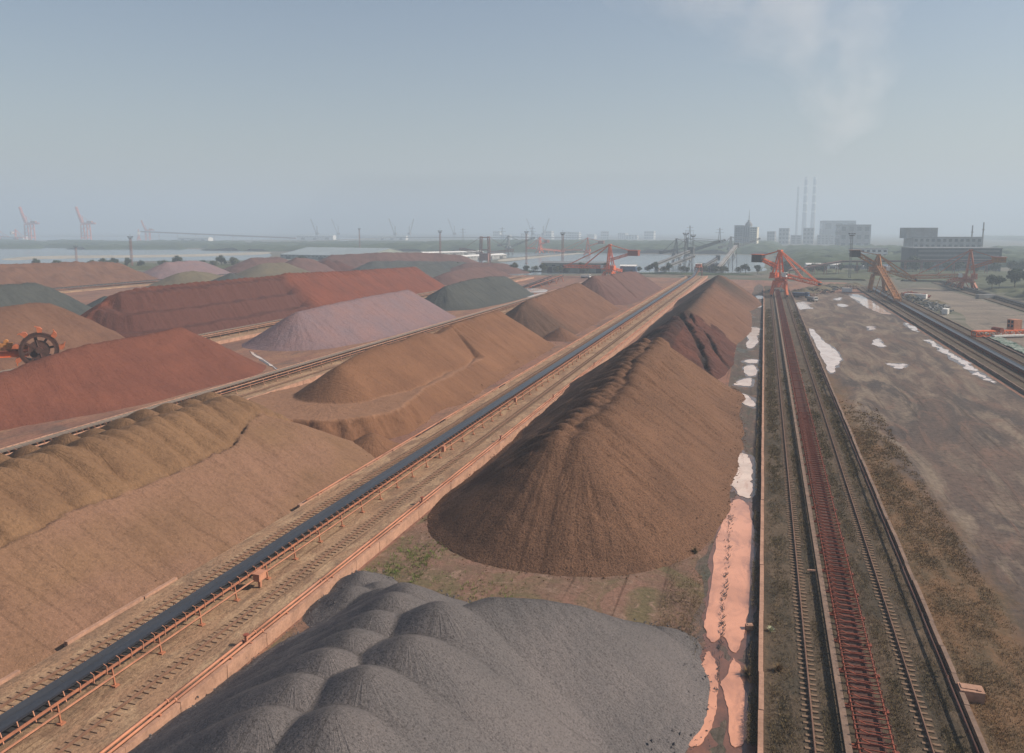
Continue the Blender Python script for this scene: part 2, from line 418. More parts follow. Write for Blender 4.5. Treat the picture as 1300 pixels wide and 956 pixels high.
g_far = ground_mat('far_ground', [(.10, .10, .075), (.14, .12, .09), (.07, .085, .055), (.2, .18, .15)], 0.006, 0.012, gr=0.12, bmp=0.3)
g_yard = ground_mat('yard_floor', [(.23, .115, .08), (.165, .09, .068), (.25, .14, .09), (.13, .085, .07)], 0.05, 0.09, (1, .35, 1))
g_dirt = ground_mat('dirt_lane', [(.112, .080, .066), (.066, .055, .052), (.19, .150, .115), (.150, .096, .075)], 0.06, 0.10, (1, .22, 1), bmp=0.06, gr=1.1, warp=2.0)
g_dry = ground_mat('dry_verge', [(.15, .095, .05), (.11, .085, .05), (.20, .12, .07), (.075, .065, .04)], 0.22, 0.3, (1, .35, 1), bmp=0.15, gr=2.2)
g_track = ground_mat('track_bed', [(.075, .056, .038), (.10, .072, .048), (.055, .045, .032), (.13, .096, .068)], 0.15, 0.3, (1, .4, 1), bmp=0.12, gr=2.4)
g_bed = ground_mat('ballast_bed', [(.30, .185, .115), (.215, .135, .088), (.36, .245, .155), (.18, .12, .082)], 0.2, 0.35, (1, .35, 1), bmp=0.12, gr=2.6)
g_pale = ground_mat('gravel_yard', [(.19, .155, .125), (.15, .125, .105), (.22, .185, .145), (.08, .07, .065)], 0.03, 0.045, (.6, 1, 1), bmp=0.05, gr=0.9)
g_mud = ground_mat('mud_strip', [(.085, .068, .062), (.115, .085, .072), (.075, .07, .05), (.19, .115, .085)], 0.16, 0.22, (1, .4, 1), bmp=0.1, wet=0.45)
g_toe = ground_mat('pile_gap', [(.20, .115, .085), (.15, .095, .068), (.125, .10, .055), (.24, .16, .12)], 0.16, 0.13, bmp=0.1, gr=2.0)

def verge(m, cols):
    # dry grass creeping out from the foot of the kerb wall
    nt = m.node_tree; b = nt.nodes['Principled BSDF']; old = b.inputs['Base Color'].links[0].from_socket
    pos = nd(nt, 'ShaderNodeNewGeometry').outputs['Position']
    sp = nd(nt, 'ShaderNodeSeparateXYZ'); nt.links.new(pos, sp.inputs[0])
    def mth(op, a, c):
        n = nd(nt, 'ShaderNodeMath', operation=op)
        for i, q in enumerate((a, c)):
            if isinstance(q, (int, float)): n.inputs[i].default_value = q
            else: nt.links.new(q, n.inputs[i])
        return n.outputs[0]
    d = mth('ADD', sp.outputs['X'], mth('MULTIPLY', sp.outputs['Y'], 0.06))
    n1 = noise(nt, mapping(nt, pos, (1, .5, 1)), 0.16, 7, 0.75)
    d = mth('ADD', d, mth('MULTIPLY', n1, -16.0))
    f = ramp(nt, d, 27.0, 22.5)
    n2 = noise(nt, mapping(nt, pos, (1, .35, 1)), 0.35, 6, 0.75)
    c = mix(nt, ramp(nt, n2, 0.42, 0.58), cols[0], cols[1]); c = mix(nt, ramp(nt, noise(nt, pos, 1.3, 5, 0.8), 0.5, 0.7), c, cols[2])
    nt.links.new(mix(nt, f, old, c), b.inputs['Base Color'])
verge(g_dirt, [(.14, .080, .042), (.085, .060, .035), (.18, .115, .07)])

def water_mat(name, col, rough=0.06, wave=0.4, dist=0.05, spec=0.5, coat=0.0, murk=None):
    m, nt, b = newmat(name)
    pos = nd(nt, 'ShaderNodeNewGeometry').outputs['Position']
    n = noise(nt, pos, wave, 4, 0.6)
    big = noise(nt, pos, wave * 0.12, 3, 0.6)
    c = mix(nt, ramp(nt, big, 0.4, 0.62), col, tuple(x * 0.8 for x in col))
    if murk: c = mix(nt, ramp(nt, noise(nt, mapping(nt, pos, (1, .4, 1)), 0.45, 6, 0.7, 1.0), 0.48, 0.68), c, murk)
    nt.links.new(c, b.inputs['Base Color']); b.inputs['Roughness'].default_value = rough
    b.inputs['Specular IOR Level'].default_value = spec
    bump(nt, b, n, dist, 0.5)
    return m
w_river = water_mat('river_water', (.16, .19, .20), 0.22, 0.05, 0.2)
w_pink = water_mat('ore_slurry', (.64, .31, .20), 0.10, 1.5, 0.006, murk=(.40, .20, .14))
w_pale = water_mat('pale_slurry', (.66, .55, .50), 0.12, 1.5, 0.006, murk=(.45, .33, .28))
w_mid = water_mat('pink_slurry', (.68, .54, .46), 0.10, 1.5, 0.006, murk=(.50, .34, .27))
w_wetp = plain('wet_red_mud', (.20, .095, .065), 0.3, 0.35, 0.5, col2=(.13, .070, .052), spec=0.5)
w_wet = plain('wet_mud', (.085, .058, .048), 0.22, 0.35, 0.5, col2=(.15, .085, .065), spec=0.5)
m_sand = plain('sandbank', (.42, .38, .31), 0.95, 0.3, 0.02)

# ------------------------------------------------------------------ the ground
BIG = [(-12000, -600), (12000, -600), (12000, 16000), (-12000, 16000)]
sheet('ground', BIG, 0.0, g_far)
sheet('yard_ground', [(-520, -40), (62, -40), (62, 660), (-120, 690), (-520, 640)], 0.02, g_yard)
sheet('mud_lane', [(-5, -40), (1.4, -40), (1.4, 560), (-6, 560), (-7, 240), (-5.5, 130), (-5.2, 95), (-4.8, 70)], 0.04, g_mud, sub=10, rough=0.9)
sheet('pile_gap_soil', [(-44, 60), (-2.5, 60), (-3.5, 110), (-10, 125), (-44, 130)], 0.03, g_toe)
sheet('dirt_road', [(18, -40), (61, -40), (61, 545), (18, 545)], 0.04, g_dirt)
sheet('gravel_ground', [(81, -40), (122, -40), (121, 540), (100, 610), (84, 560), (92, 430), (83, 350)], 0.02, g_pale, sub=5, rough=1.5)
sheet('river', RIVER, 0.06, w_river, sub=5, rough=3.0, seed=2)
sheet('inlet', INLET, 0.05, w_river, sub=5, rough=4.0, seed=3)
sheet('lagoon', LAGOON, 0.05, w_river, sub=4, rough=5.0, seed=5)
sheet('sea', SEA, 0.05, w_river, sub=3, rough=8.0, seed=6)
sheet('sandbank', SAND, 0.12, m_sand, sub=4, rough=6.0, seed=7)
sheet('causeway', CAUSEWAY, 0.14, m_sand, sub=4, rough=2.0, seed=8)
def trackbed(x0, x1, z, mat, name='track_bed', y0=-40, y1=700):
    o = MB().box(((x0 + x1) / 2, (y0 + y1) / 2, z / 2 - 0.1), (x1 - x0, y1 - y0, z + 0.2)).build(name, mat)
    tag(o, kind='structure')
trackbed(1.6, 17.6, 0.36, g_track, y1=600)
for xc, y1 in ((-53.5, 700), (-121, 690), (-190, 640), (-260, 620)):
    trackbed(xc - 7.9, xc + 7.9, 1.0, g_bed, y1=y1)
trackbed(63.2, 79.2, 0.36, g_track, y1=620)
trackbed(124, 138, 0.36, g_track, y1=680)
trackbed(-441, -425, 1.0, g_bed, y1=640)
for pi_, (k, P) in enumerate(PUDDLES.items()):
    mt = w_pink if 'pink' in k else (w_pale if k[0] in 'pr' and 'pale' not in k[:4] or 'far' in k or 'left' in k else w_mid)
    if k in ('pond', 'far a', 'right strip', 'right st2') or 'left' in k: mt = w_pale
    if k == 'far pink': mt = w_mid
    if k in ('mud shiny',): mt = w_river
    big = k in ('pink strip',)
    nm = 'puddle'
    cx_, cy_ = sum(p[0] for p in P) / len(P), sum(p[1] for p in P) / len(P)
    if k != 'mud shiny':
        P2 = []
        for (x_, y_) in P:
            l_ = math.hypot(x_ - cx_, (y_ - cy_) * .3) + .01; P2.append((min(x_ + (x_ - cx_) / l_ * .55, 1.0) if x_ < 1.2 else x_ + (x_ - cx_) / l_ * .55, y_ + (y_ - cy_) / l_ * .5))
        sheet('wet_mud', P2, 0.045 + 0.0015 * pi_, w_wetp if mt is w_pink else w_wet, sub=9, rough=0.55, seed=len(k) + ord(k[-1]) + 3)
    sheet(nm, P, 0.09 + 0.0015 * pi_, mt, sub=9, rough=(0.2 if 'pink' in k else 0.42) + 0.9 * ('far' in k or 'left' in k or 'right' in k), seed=len(k) + ord(k[-1]))

# ------------------------------------------------------------------ ore piles
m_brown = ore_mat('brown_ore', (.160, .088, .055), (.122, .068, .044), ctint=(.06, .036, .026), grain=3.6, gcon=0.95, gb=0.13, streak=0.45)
m_grey = ore_mat('grey_ore', (.128, .117, .118), (.100, .095, .098), grain=6.0, gcon=0.85, gb=0.07, streak=0.05)
m_tan = ore_mat('tan_ore', (.185, .110, .062), (.150, .088, .051), ctint=(.195, .112, .075), grain=1.9, gcon=0.4, gb=0.12, streak=0.4)
m_tawny = ore_mat('tawny_ore', (.180, .092, .052), (.138, .070, .041), ctint=(.25, .14, .088), grain=1.6, gcon=0.25, gb=0.12, streak=0.45)
m_red = ore_mat('red_ore', (.150, .056, .037), (.122, .046, .032), grain=1.0, gcon=0.22, gb=0.15, streak=0.3)
m_rust = ore_mat('rust_red_ore', (.155, .050, .030), (.12, .041, .027), ctint=(.080, .034, .028), grain=0.8, gcon=0.25, gb=0.2, streak=0.4)
m_violet = ore_mat('violet_ore', (.165, .122, .135), (.195, .125, .125), grain=0.9, gcon=0.18, gb=0.15, streak=0.35)
m_slate = ore_mat('slate_green_ore', (.048, .055, .055), (.064, .070, .066), grain=0.8, gcon=0.2, gb=0.15, streak=0.35)
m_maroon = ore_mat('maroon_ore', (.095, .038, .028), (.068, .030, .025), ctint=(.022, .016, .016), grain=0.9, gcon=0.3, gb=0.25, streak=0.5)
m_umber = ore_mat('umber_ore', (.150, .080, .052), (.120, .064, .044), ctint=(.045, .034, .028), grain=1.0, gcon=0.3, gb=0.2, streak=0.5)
m_dusk = ore_mat('dusky_purple_ore', (.130, .072, .062), (.10, .058, .052), grain=0.6, gcon=0.25, gb=0.2, streak=0.35)
m_olive = ore_mat('olive_brown_ore', (.135, .115, .075), (.105, .09, .062), grain=0.6, gcon=0.25, gb=0.2, streak=0.35)

G = 'ore stockpiles in the yard'
rn = random.Random(11)
# bay between the near conveyor and the rail strip
c = []
for i, y in enumerate(np.arange(104, 196, 2.3)):
    hh = 12.5 + (y - 104) * .017 + 0.35 * math.sin(y * 0.13) - max(0, 112 - y) * 0.08
    c.append((-25.9 + 0.8 * math.sin(y * 0.05 + 1) + rn.uniform(-.35, .35), y + rn.uniform(-.4, .4), hh - 0.35 + rn.uniform(-.35, .2)))
    c.append((-22.9 + 0.9 * math.sin(y * 0.06) + rn.uniform(-.35, .35), y + 1.1 + rn.uniform(-.4, .4), hh - 0.25 + rn.uniform(-.35, .2)))
c += ridge([(-25.8, 103, 11.0), (-22.6, 103, 11.0)], 1.0) + ridge([(-24.4, 106, 11.6), (-24.4, 196, 13.1)], 1.5)
def brown_mod(X, Y, Z, T):
    # a later load laps over the right flank and leaves a step
    e = Y - (176 - (X + 20) * 0.9)
    s = np.clip(e / 1.5, 0, 1) * (X > -21)
    Z = Z - 0.9 * s * np.clip(Z / 3, 0, 1) * np.clip((208 - Y) / 12, 0, 1)
    ph = np.abs(np.sin(math.pi * (Y + 0.75 * (X + 24) + 2.2 * fbm(X / 9, Y / 9, 14, 2)) / 3.4)) ** .7 - .6
    ph2 = np.abs(np.sin(math.pi * (Y - 0.45 * (X + 24) + 2.2 * fbm(X / 9, Y / 9, 15, 2)) / 4.1)) ** .7 - .6
    k_ = np.clip(Z / 3, 0, 1) * np.clip((Y - 100) / 12, 0.15, 1)
    Z = Z + 0.85 * ph * k_ * np.exp(-((X + 28) / 4.5) ** 2) + 0.55 * ph2 * k_ * np.exp(-((X + 20) / 4.0) ** 2)
    Z = Z + 0.5 * np.clip(Z / 3, 0, 1) * fbm(X / 11, Y / 14, 16, 3)
    Z = Z - 0.25 * np.clip(Z / 3, 0, 1) * (vnoise(X * 0, (Y + X * 0.1) * 0.55, 4) > 0.12) * (X > -20)
    shade_and_patches = np.clip(0.5 - (X + 30) * 0.12, 0, 0.7) * 0.6 + 0.35 * np.clip(fbm(X / 6, Y / 6, 9, 3), 0, 1)  # shade of left flank and near end put into the colour, plus random patches
    return Z, shade_and_patches * np.clip((118 - Y) / 18 + 0.5, 0.15, 1)
pile('large brown ore pile with a double row of ripples along its crest', c, m_brown, tan=0.70, res=0.34, rnd=0.9, strk=0.20, lump=0.15, wob=0.5, rocks=2600, mod=brown_mod, seed=21)

c = [(-23.6, 55.4, 10.5), (-23.6, 49.5, 10.8), (-29.2, 58.8, 9.0), (-28.6, 54.3, 9.6), (-28.5, 50.4, 9.9), (-28.7, 46.9, 10.2), (-24.3, 44.2, 11), (-23.9, 39.5, 11),
     (-29, 43, 10.3), (-28.6, 38.9, 10.4), (-24, 34, 11), (-28, 34, 10.4), (-24, 28, 11), (-28.5, 29, 10.4), (-26, 22, 11), (-26, 15, 11),
      (-29.5, 62.5, 8.0), (-32, 66.5, 6.0), (-36, 70, 3.4), (-41.5, 76.0, 1.9), (-38.5, 74.0, 1.9), (-40, 71, 2.6), (-10, 71, 3.0), (-8.0, 73.5, 1.8)]
c += ridge([(-22, 8, 9.3), (-21.5, 40, 9.2), (-22, 52, 9.1), (-22.5, 57, 9.2), (-20.5, 60, 9.2), (-17.5, 62.5, 8.4), (-14.5, 65, 7.0), (-11.5, 68.5, 4.6), (-10, 71, 3.2)], .5, jit=.05, hj=.04)
pile('grey ore heap of rounded humps in the near corner beside the pipe wall', c, m_grey, tan=0.66, res=0.22, rnd=0.9, strk=0.012, rocks=2200, lump=0.18, wob=0.3, seed=22, box=(-48, -3, 8, 84))

def maroon_mod(X, Y, Z, T):
    cut = np.clip(Z / 3, 0, 1)
    Z = Z + cut * (1.6 * fbm(X / 6, Y / 7, 31, 5) + 0.9 * np.abs(fbm(X / 3, Y / 3, 32, 3)))
    gul = np.clip(1 - np.abs(X + 15 + 0.25 * (Y - 232) + 2.0 * fbm(Y / 6, X * 0, 33, 2)) / 1.6, 0, 1) + np.clip(1 - np.abs(X + 8 + 0.3 * (Y - 235) + 2 * fbm(Y / 5, X * 0, 35, 2)) / 1.3, 0, 1)
    Z = Z - 2.0 * gul * cut
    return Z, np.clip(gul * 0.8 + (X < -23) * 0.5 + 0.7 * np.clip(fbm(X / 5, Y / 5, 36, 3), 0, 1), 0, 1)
pile('rough maroon ore pile with dark gullies behind the rippled brown pile', ridge([(-26, 214, 8.5), (-26, 228, 10.5), (-26, 250, 11.5), (-25, 290, 10.5)], 1.2), m_maroon, tan=0.66, res=0.45, strk=0.35, lump=0.4, mod=maroon_mod, seed=24)
def umb_mod(X, Y, Z, T):
    Z = Z - 0.9 * np.clip(Z / 3, 0, 1) * np.clip(1 - np.abs(Y - 352 + (X + 20) * 0.7) / 2, 0, 1)
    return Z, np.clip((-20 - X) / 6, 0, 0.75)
pile('umber ore pile with straight runs on its sunlit side beyond the maroon pile', ridge([(-25, 292, 11.5), (-23.5, 330, 13.2), (-24, 385, 13.0), (-23, 400, 12)], 1.1), m_umber, tan=0.69, res=0.55, strk=0.4, mod=umb_mod, seed=25)
pile('farthest pile of the near bay with a dark conical top under a grey crane arm', ridge([(-24, 410, 12), (-23, 445, 15.2), (-23, 452, 15.4), (-22, 500, 12), (-22, 515, 10)], 1.1), m_umber, tan=0.69, res=0.6, strk=0.4,
     mod=lambda X, Y, Z, T: (Z, np.clip(1.15 - np.hypot(X + 22, (Y - 440) * 0.8) / 22, 0, 1)), seed=26)

# second bay
c = []
for i, y in enumerate(np.arange(-5, 116, 5.1)):
    c.append((-86.5 + rn.uniform(-.4, .4), y + rn.uniform(-.3, .3), 12.1 + rn.uniform(-.3, .2)))
    c.append((-91.5 + rn.uniform(-.4, .4), y + 2.5 + rn.uniform(-.4, .4), 11.3 + rn.uniform(-.4, .2)))
c += ridge([(-88, -10, 10.2), (-88, 116, 10.6)], 1.2)
def tan_mod(X, Y, Z, T):
    # older, flatter apron; the rippled upper load ends above it in a step
    edge = -76.2 + 0.9 * fbm(Y / 9, Y * 0, 41, 4) - np.clip((Y - 100) / 3, 0, 6)
    ap = 6.9 - (X + 76.0) * 0.49 + 0.45 * fbm(X / 6, Y / 9, 43, 5) + 0.35 * vnoise(X / 9 + Y / 2.4, X / 12, 44) + 0.22 * vnoise(X / 9 + Y / .9, X / 9, 49) - 0.7 * np.clip(fbm(X / 14 + Y / 5, Y / 30, 50, 3) - .15, 0, 1)
    ends = np.clip((118 - Y) / 1.0, -40, 40) * 0.55 + 6.5
    ap = np.minimum(ap, np.maximum(ends, -1))
    A = (X > edge)
    rib = 1.25 * np.abs(np.sin((Y + 1.3 * fbm(X / 8, Y / 8, 45, 3) * 1.3) * math.pi / 5.1)) ** .8 - 0.6
    Z = Z + rib * np.clip(Z / 4, 0, 1) * (~A)
    Z2 = np.where(A, np.minimum(ap, Z + 1.5), Z)
    Z2 = np.where((X > edge - 1.0) & (X < edge), Z2 - 0.4, Z2)
    return Z2, np.clip(A * (0.75 + 0.9 * fbm(X / 7, Y / 10, 46, 4)) + 0.2 * fbm(X / 9, Y / 9, 48, 3), 0, 1)
pile('tan ore pile with wide scalloped ribs above a smooth apron, beside the dark belt conveyor', c, m_tan, tan=0.60, res=0.36, rnd=1.4, strk=0.14, lump=0.14, wob=0.5, rocks=1200, mod=tan_mod, box=(-116, -59.5, -22, 140), seed=27)

def bench_mod(X, Y, Z, T):
    low = 4.4 + 0.25 * fbm(X / 5, Y / 5, 51, 4) + np.clip((Y - 207 - (X + 86) * 0.25) * 0.75, 0, 20)
    fr_ = np.clip((168 - Y) / 12, 0, 1) * (Z < low)
    Z = np.where(Z < low, low - (low - Z) * (1 + .95 * fr_), Z)
    face = (Z < low) & (Y < 150)
    Z = Z + face * np.clip(Z / 1.2, 0, 1) * (1.5 * fbm(X / 2.2, Y / 2.2, 52, 4) - 0.2)
    Zl = np.minimum(Z, low)
    Zi = np.full(X.shape, -9.0)
    for y in np.arange(152, 224, 0.7):
        h = 12.3 + 0.4 * math.sin(y * .2) - 1.2 * math.exp(-((y - 207) / 8) ** 2) - 0.07 * max(0, 170 - y)
        Zi = np.maximum(Zi, h - 0.68 * (np.sqrt((X + 87.0) ** 2 + (Y - y) ** 2 + 0.8) - 0.9))
    Zi = Zi + 0.18 * fbm(X / 4, Y / 4, 53, 5)
    Zr = np.maximum(Zl, Zi)
    led = np.clip(1 - np.abs(Zr - low) / 0.25, 0, 1) * (Zr > Zi - .05) * (Y < 207)
    crk = np.clip(1 - np.abs(Zl - Zi) / 0.5, 0, 1) * (Y > 160) * (X > -86)
    return Zr - 0.5 * crk * (Zr > 1), np.clip(led * 0.8, 0, 1)
pile('tawny ore pile cut back to a flat ledge that curls round its near end', ridge([(-86, 144.5, 15.2), (-86.5, 160, 13.4), (-87, 215, 12.3), (-87.5, 262, 12.4)], 0.9), m_tawny, tan=0.66, res=0.4, strk=0.18, lump=0.22, rocks=1200, mod=bench_mod, seed=28)
pile('small tawny cone slumped against the cut face of the ledge', [(-67.5, 128.5, 3.0)], m_tawny, tan=0.62, res=0.3, seed=29)
pile('dark brown ore pile behind the tawny pile, with a small heap at its foot', ridge([(-88, 293, 10.5), (-88, 300, 12.4), (-89, 345, 13.0), (-90, 400, 13.3)], 1.0), m_umber, tan=0.66, res=0.5, strk=0.4,
     mod=lambda X, Y, Z, T: (Z, np.clip((308 - Y) / 18, 0, 0.6)), seed=30)  # shade of the near end is painted in as a darker tint
pile('little dark heap at the foot of the dark brown pile beside the conveyor', [(-70.5, 285, 4.2)], m_umber, tan=0.62, res=0.4, seed=31)
pile('dusky brown pile at the far end of the second bay, right of the orange stacker', ridge([(-90, 440, 14.5), (-88, 470, 13.5), (-86, 525, 12.8), (-85, 560, 11.2)], 1.1), m_dusk, tan=0.66, res=0.6, strk=0.4, seed=32,
     mod=lambda X, Y, Z, T: (Z - 1.2 * np.clip(Z / 3, 0, 1) * np.clip(1 - np.abs(Y - 470 + X + 80) / 2.5, 0, 1), T))

# third bay
pile('smooth brick red ore pile below the bucket wheel', ridge([(-160, 90, 6.5), (-159, 118, 7.6), (-158, 130, 8.8), (-157, 141, 11.0), (-156.5, 150, 12.2), (-156, 168, 12.4), (-155.5, 184, 12.9)], 1.0), m_red, tan=0.61, res=0.45, strk=0.14, lump=0.35, wob=1.0, seed=33)
pile('pale violet ore pile with a flat straight crest', ridge([(-157, 246, 11.2), (-155, 262, 12.2), (-155, 300, 12.9), (-155, 334, 12.9)], 1.0), m_violet, tan=0.62, res=0.5, strk=0.2, lump=0.15, seed=34)
pile('slate green ore pile right of the violet pile', ridge([(-157, 385, 11.2), (-156, 415, 12.6), (-155, 450, 12.6), (-155, 478, 11.2)], 1.4), m_slate, tan=0.64, res=0.55, strk=0.5, lump=0.3, seed=35)

# fourth bay
pile('tawny brown ore pile behind the bucket wheel boom', ridge([(-226, 90, 16), (-226, 150, 16.6), (-226, 196, 16.6), (-226, 206, 15.8)], 1.2), m_umber, tan=0.60, res=0.6, strk=0.3, lump=0.6, wob=1.2, seed=36)
def red_mod(X, Y, Z, T):
    # reclaimed side: stepped slices
    m = np.clip((342 - Y - (X + 225) * 0.3) / 8, 0, 1) * np.clip((X + 227) / 3, 0, 1)
    t = (Z + 0.5 * fbm(Y / 14, X * 0, 61, 3)) / 5.6
    fr = t - np.floor(t)
    Zs = 5.6 * (np.floor(t) + np.clip((fr - 0.52) / 0.48, 0, 1)) - 0.2 + 0.8 * fbm(X / 6, Y / 6, 62, 4)
    Zs = np.minimum(Zs, Z)
    Z2 = Z * (1 - m) + Zs * m
    crest = (np.abs(X + 225) < 5) * 0.5 * np.abs(np.sin(Y * math.pi / 4.2))
    return Z2 - 1.3 * m * (Z > 3) * np.clip((X + 224) / 6, 0, 1) + crest * np.clip(Z / 8, 0, 1), np.clip(m * 0.95, 0, 1)
pile('long rust red ore pile with dark stepped cuts along its near side', ridge([(-225, 236, 17.5), (-225, 250, 18.8), (-225, 340, 18.6), (-225, 400, 16.8), (-225, 496, 15.0)], 1.2), m_rust, tan=0.64, res=0.55, strk=0.3, lump=0.35, mod=red_mod, seed=37)
pile('flat dusky pile behind the slate green one', ridge([(-228, 560, 8), (-226, 600, 10.5), (-220, 640, 9)], 1.4), m_dusk, tan=0.42, res=1.0, strk=0.3, lump=0.5, seed=38)
pile('dark low ridge at the right end of the rust red pile', ridge([(-262, 560, 12), (-262, 620, 12)], 1.5), m_slate, tan=0.5, res=1.0, lump=0.5, seed=39)

# rows beyond
pile('slate green pile at the left edge with a ragged crest', ridge([(-297, 170, 16), (-296, 246, 18), (-295, 262, 17.6), (-293, 266, 16)], 1.5), m_slate, tan=0.62, res=0.8, strk=0.6, lump=0.8, seed=40)
pile('low slate mound between the left edge pile and the rust red pile', [(-300, 305, 8.5), (-303, 318, 8), (-306, 330, 6)], m_slate, tan=0.5, res=0.8, lump=0.5, seed=41)
pile('broad sandy brown pile in front of the lagoon at the left edge', ridge([(-468, 300, 17), (-467, 390, 18.6), (-466, 430, 18.0), (-466, 480, 16.8), (-466, 490, 15)], 1.6), m_umber, tan=0.5, res=1.1, strk=0.4, lump=1.2, wob=2, seed=42)
pile('rounded violet pile with a grey streak, beside the broad sandy brown pile', ridge([(-472, 548, 13.6), (-470, 580, 13.8), (-469, 590, 12)], 1.5), m_violet, tan=0.46, res=0.9, strk=0.3, lump=0.5, seed=43)
pile('olive mound in front of the rounded violet pile', ridge([(-395, 470, 10), (-392, 480, 11), (-390, 500, 8)], 1.5), m_olive, tan=0.45, res=0.9, lump=0.6, seed=44)
pile('dull purple pile right of the rounded violet pile', ridge([(-455, 640, 14.5), (-440, 660, 14.5)], 1.6), m_dusk, tan=0.42, res=1.1, lump=0.8, seed=45)
pile('olive brown mound behind the left part of the rust red crest', ridge([(-398, 575, 12.5), (-390, 592, 12.5)], 1.6), m_olive, tan=0.4, res=1.1, lump=0.5, seed=46)
pile('peaked brown heap beside the grey warehouse roof', ridge([(-400, 628, 15.5), (-392, 640, 14)], 1.6), m_dusk, tan=0.5, res=1.0, lump=0.6, seed=47)
pile('dark little heap between the peaked brown heap and the long purple pile', [(-385, 655, 13.2), (-379, 662, 12.2)], m_maroon, tan=0.5, res=1.0, lump=0.5, seed=48)
pile('long purple grey pile behind the rust red crest', ridge([(-400, 690, 16), (-360, 720, 18), (-330, 760, 17), (-300, 780, 14)], 1.6), m_dusk, tan=0.45, res=1.2, strk=0.3, lump=0.6, seed=49)
pile('dark slate ridge in front of the long purple grey pile', ridge([(-330, 640, 13), (-300, 680, 11.5), (-275, 720, 10)], 1.6), m_slate, tan=0.45, res=1.1, lump=0.8, seed=50)
pile('distant rounded brown pile near the lattice portal', ridge([(-262, 700, 10), (-235, 720, 9)], 1.6), m_dusk, tan=0.35, res=1.2, lump=0.6, seed=51)
pile('small slate heap behind the left part of the rust red crest', [(-330, 440, 12), (-334, 455, 10)], m_slate, tan=0.4, res=0.9, lump=0.5, seed=52)

# ------------------------------------------------------------------ steel, concrete, rubber
s_orange = plain('orange_paint', (.52, .15, .065), 0.6, 0.35, 0.9, col2=(.33, .11, .06))
s_bright = plain('bright_orange_paint', (.78, .17, .05), 0.5, 0.25, 0.5, col2=(.55, .12, .045))
s_pinkish = plain('dusty_orange_paint', (.50, .24, .15), 0.75, 0.3, 0.9, col2=(.36, .17, .11))
s_redrust = plain('rusted_red_steel', (.30, .085, .05), 0.8, 0.4, 1.3, col2=(.17, .055, .04))
s_conv = plain('faded_conveyor_paint', (.42, .17, .095), 0.7, 0.35, 0.9, col2=(.27, .12, .08))
s_dkrust = plain('dark_rusted_steel', (.10, .045, .035), 0.85, 0.4, 1.3, col2=(.06, .035, .03))
s_dark = plain('dark_steel', (.045, .045, .048), 0.6, 0.3, 1.0)
s_rail = plain('rail_steel', (.22, .13, .09), 0.6, 0.4, 1.0, col2=(.15, .085, .06))
s_grey = plain('grey_steel', (.22, .23, .235), 0.6, 0.25, 0.4)
s_ochre = plain('ochre_paint', (.50, .21, .06), 0.65, 0.35, 0.5, col2=(.22, .12, .06))
s_white = plain('white_paint', (.78, .78, .75), 0.6, 0.15, 0.3)
s_dusk = plain('faded_rose_steel', (.30, .15, .13), 0.7, 0.3, 0.3)
s_belt = plain('rubber_belt', (.040, .043, .052), 0.38, 0.3, 0.5, stretch=(1, .1, 1), spec=0.6)
s_dustbelt = plain('dusty_belt', (.20, .16, .13), 0.8, 0.3, 0.5, stretch=(1, .1, 1))
s_sleeper = plain('dusty_sleeper', (.30, .20, .13), 0.95, 0.3, 1.2, col2=(.20, .13, .09))
s_oldsleeper = plain('weathered_sleeper', (.25, .165, .11), 0.95, 0.4, 1.2, col2=(.13, .09, .065))
s_conc = plain('dusty_concrete', (.44, .26, .185), 0.95, 0.3, 0.5, bmp=0.02, col2=(.30, .18, .13))
s_concb = plain('brown_concrete', (.25, .17, .13), 0.95, 0.35, 0.5, bmp=0.02, col2=(.14, .10, .08))
s_concg = plain('grey_concrete', (.34, .35, .35), 0.95, 0.3, 0.1, col2=(.22, .21, .2))
s_pipe = plain('pink_dusted_pipe', (.50, .22, .13), 0.7, 0.3, 0.7, col2=(.40, .20, .14), stretch=(1, .2, 1))
s_blue = plain('faded_blue_paint', (.07, .13, .24), 0.6, 0.3, 1.0)
s_green = plain('green_net', (.035, .10, .07), 0.9, 0.5, 0.8, col2=(.34, .36, .33))
s_glass = newmat('dark_glass')[0]
gb_ = s_glass.node_tree.nodes['Principled BSDF']; gb_.inputs['Base Color'].default_value = (.03, .04, .05, 1); gb_.inputs['Roughness'].default_value = 0.12
s_roofg = plain('grey_blue_roof', (.30, .36, .38), 0.6, 0.15, 0.05)
s_green_wall = plain('grey_green_render', (.26, .30, .27), 0.9, 0.2, 0.1)
s_sunlit = plain('sunlit_cladding', (.62, .60, .50), 0.8, 0.12, 0.1)  # warm sunlight on the tower's right face, put into its colour
s_facade = plain('grey_facade', (.30, .32, .34), 0.8, 0.15, 0.1)  # grey lightened towards the haze, so distance is partly in the colour
s_navy = plain('dark_cladding', (.085, .10, .11), 0.8, 0.3, 0.05)
s_rust = s_redrust

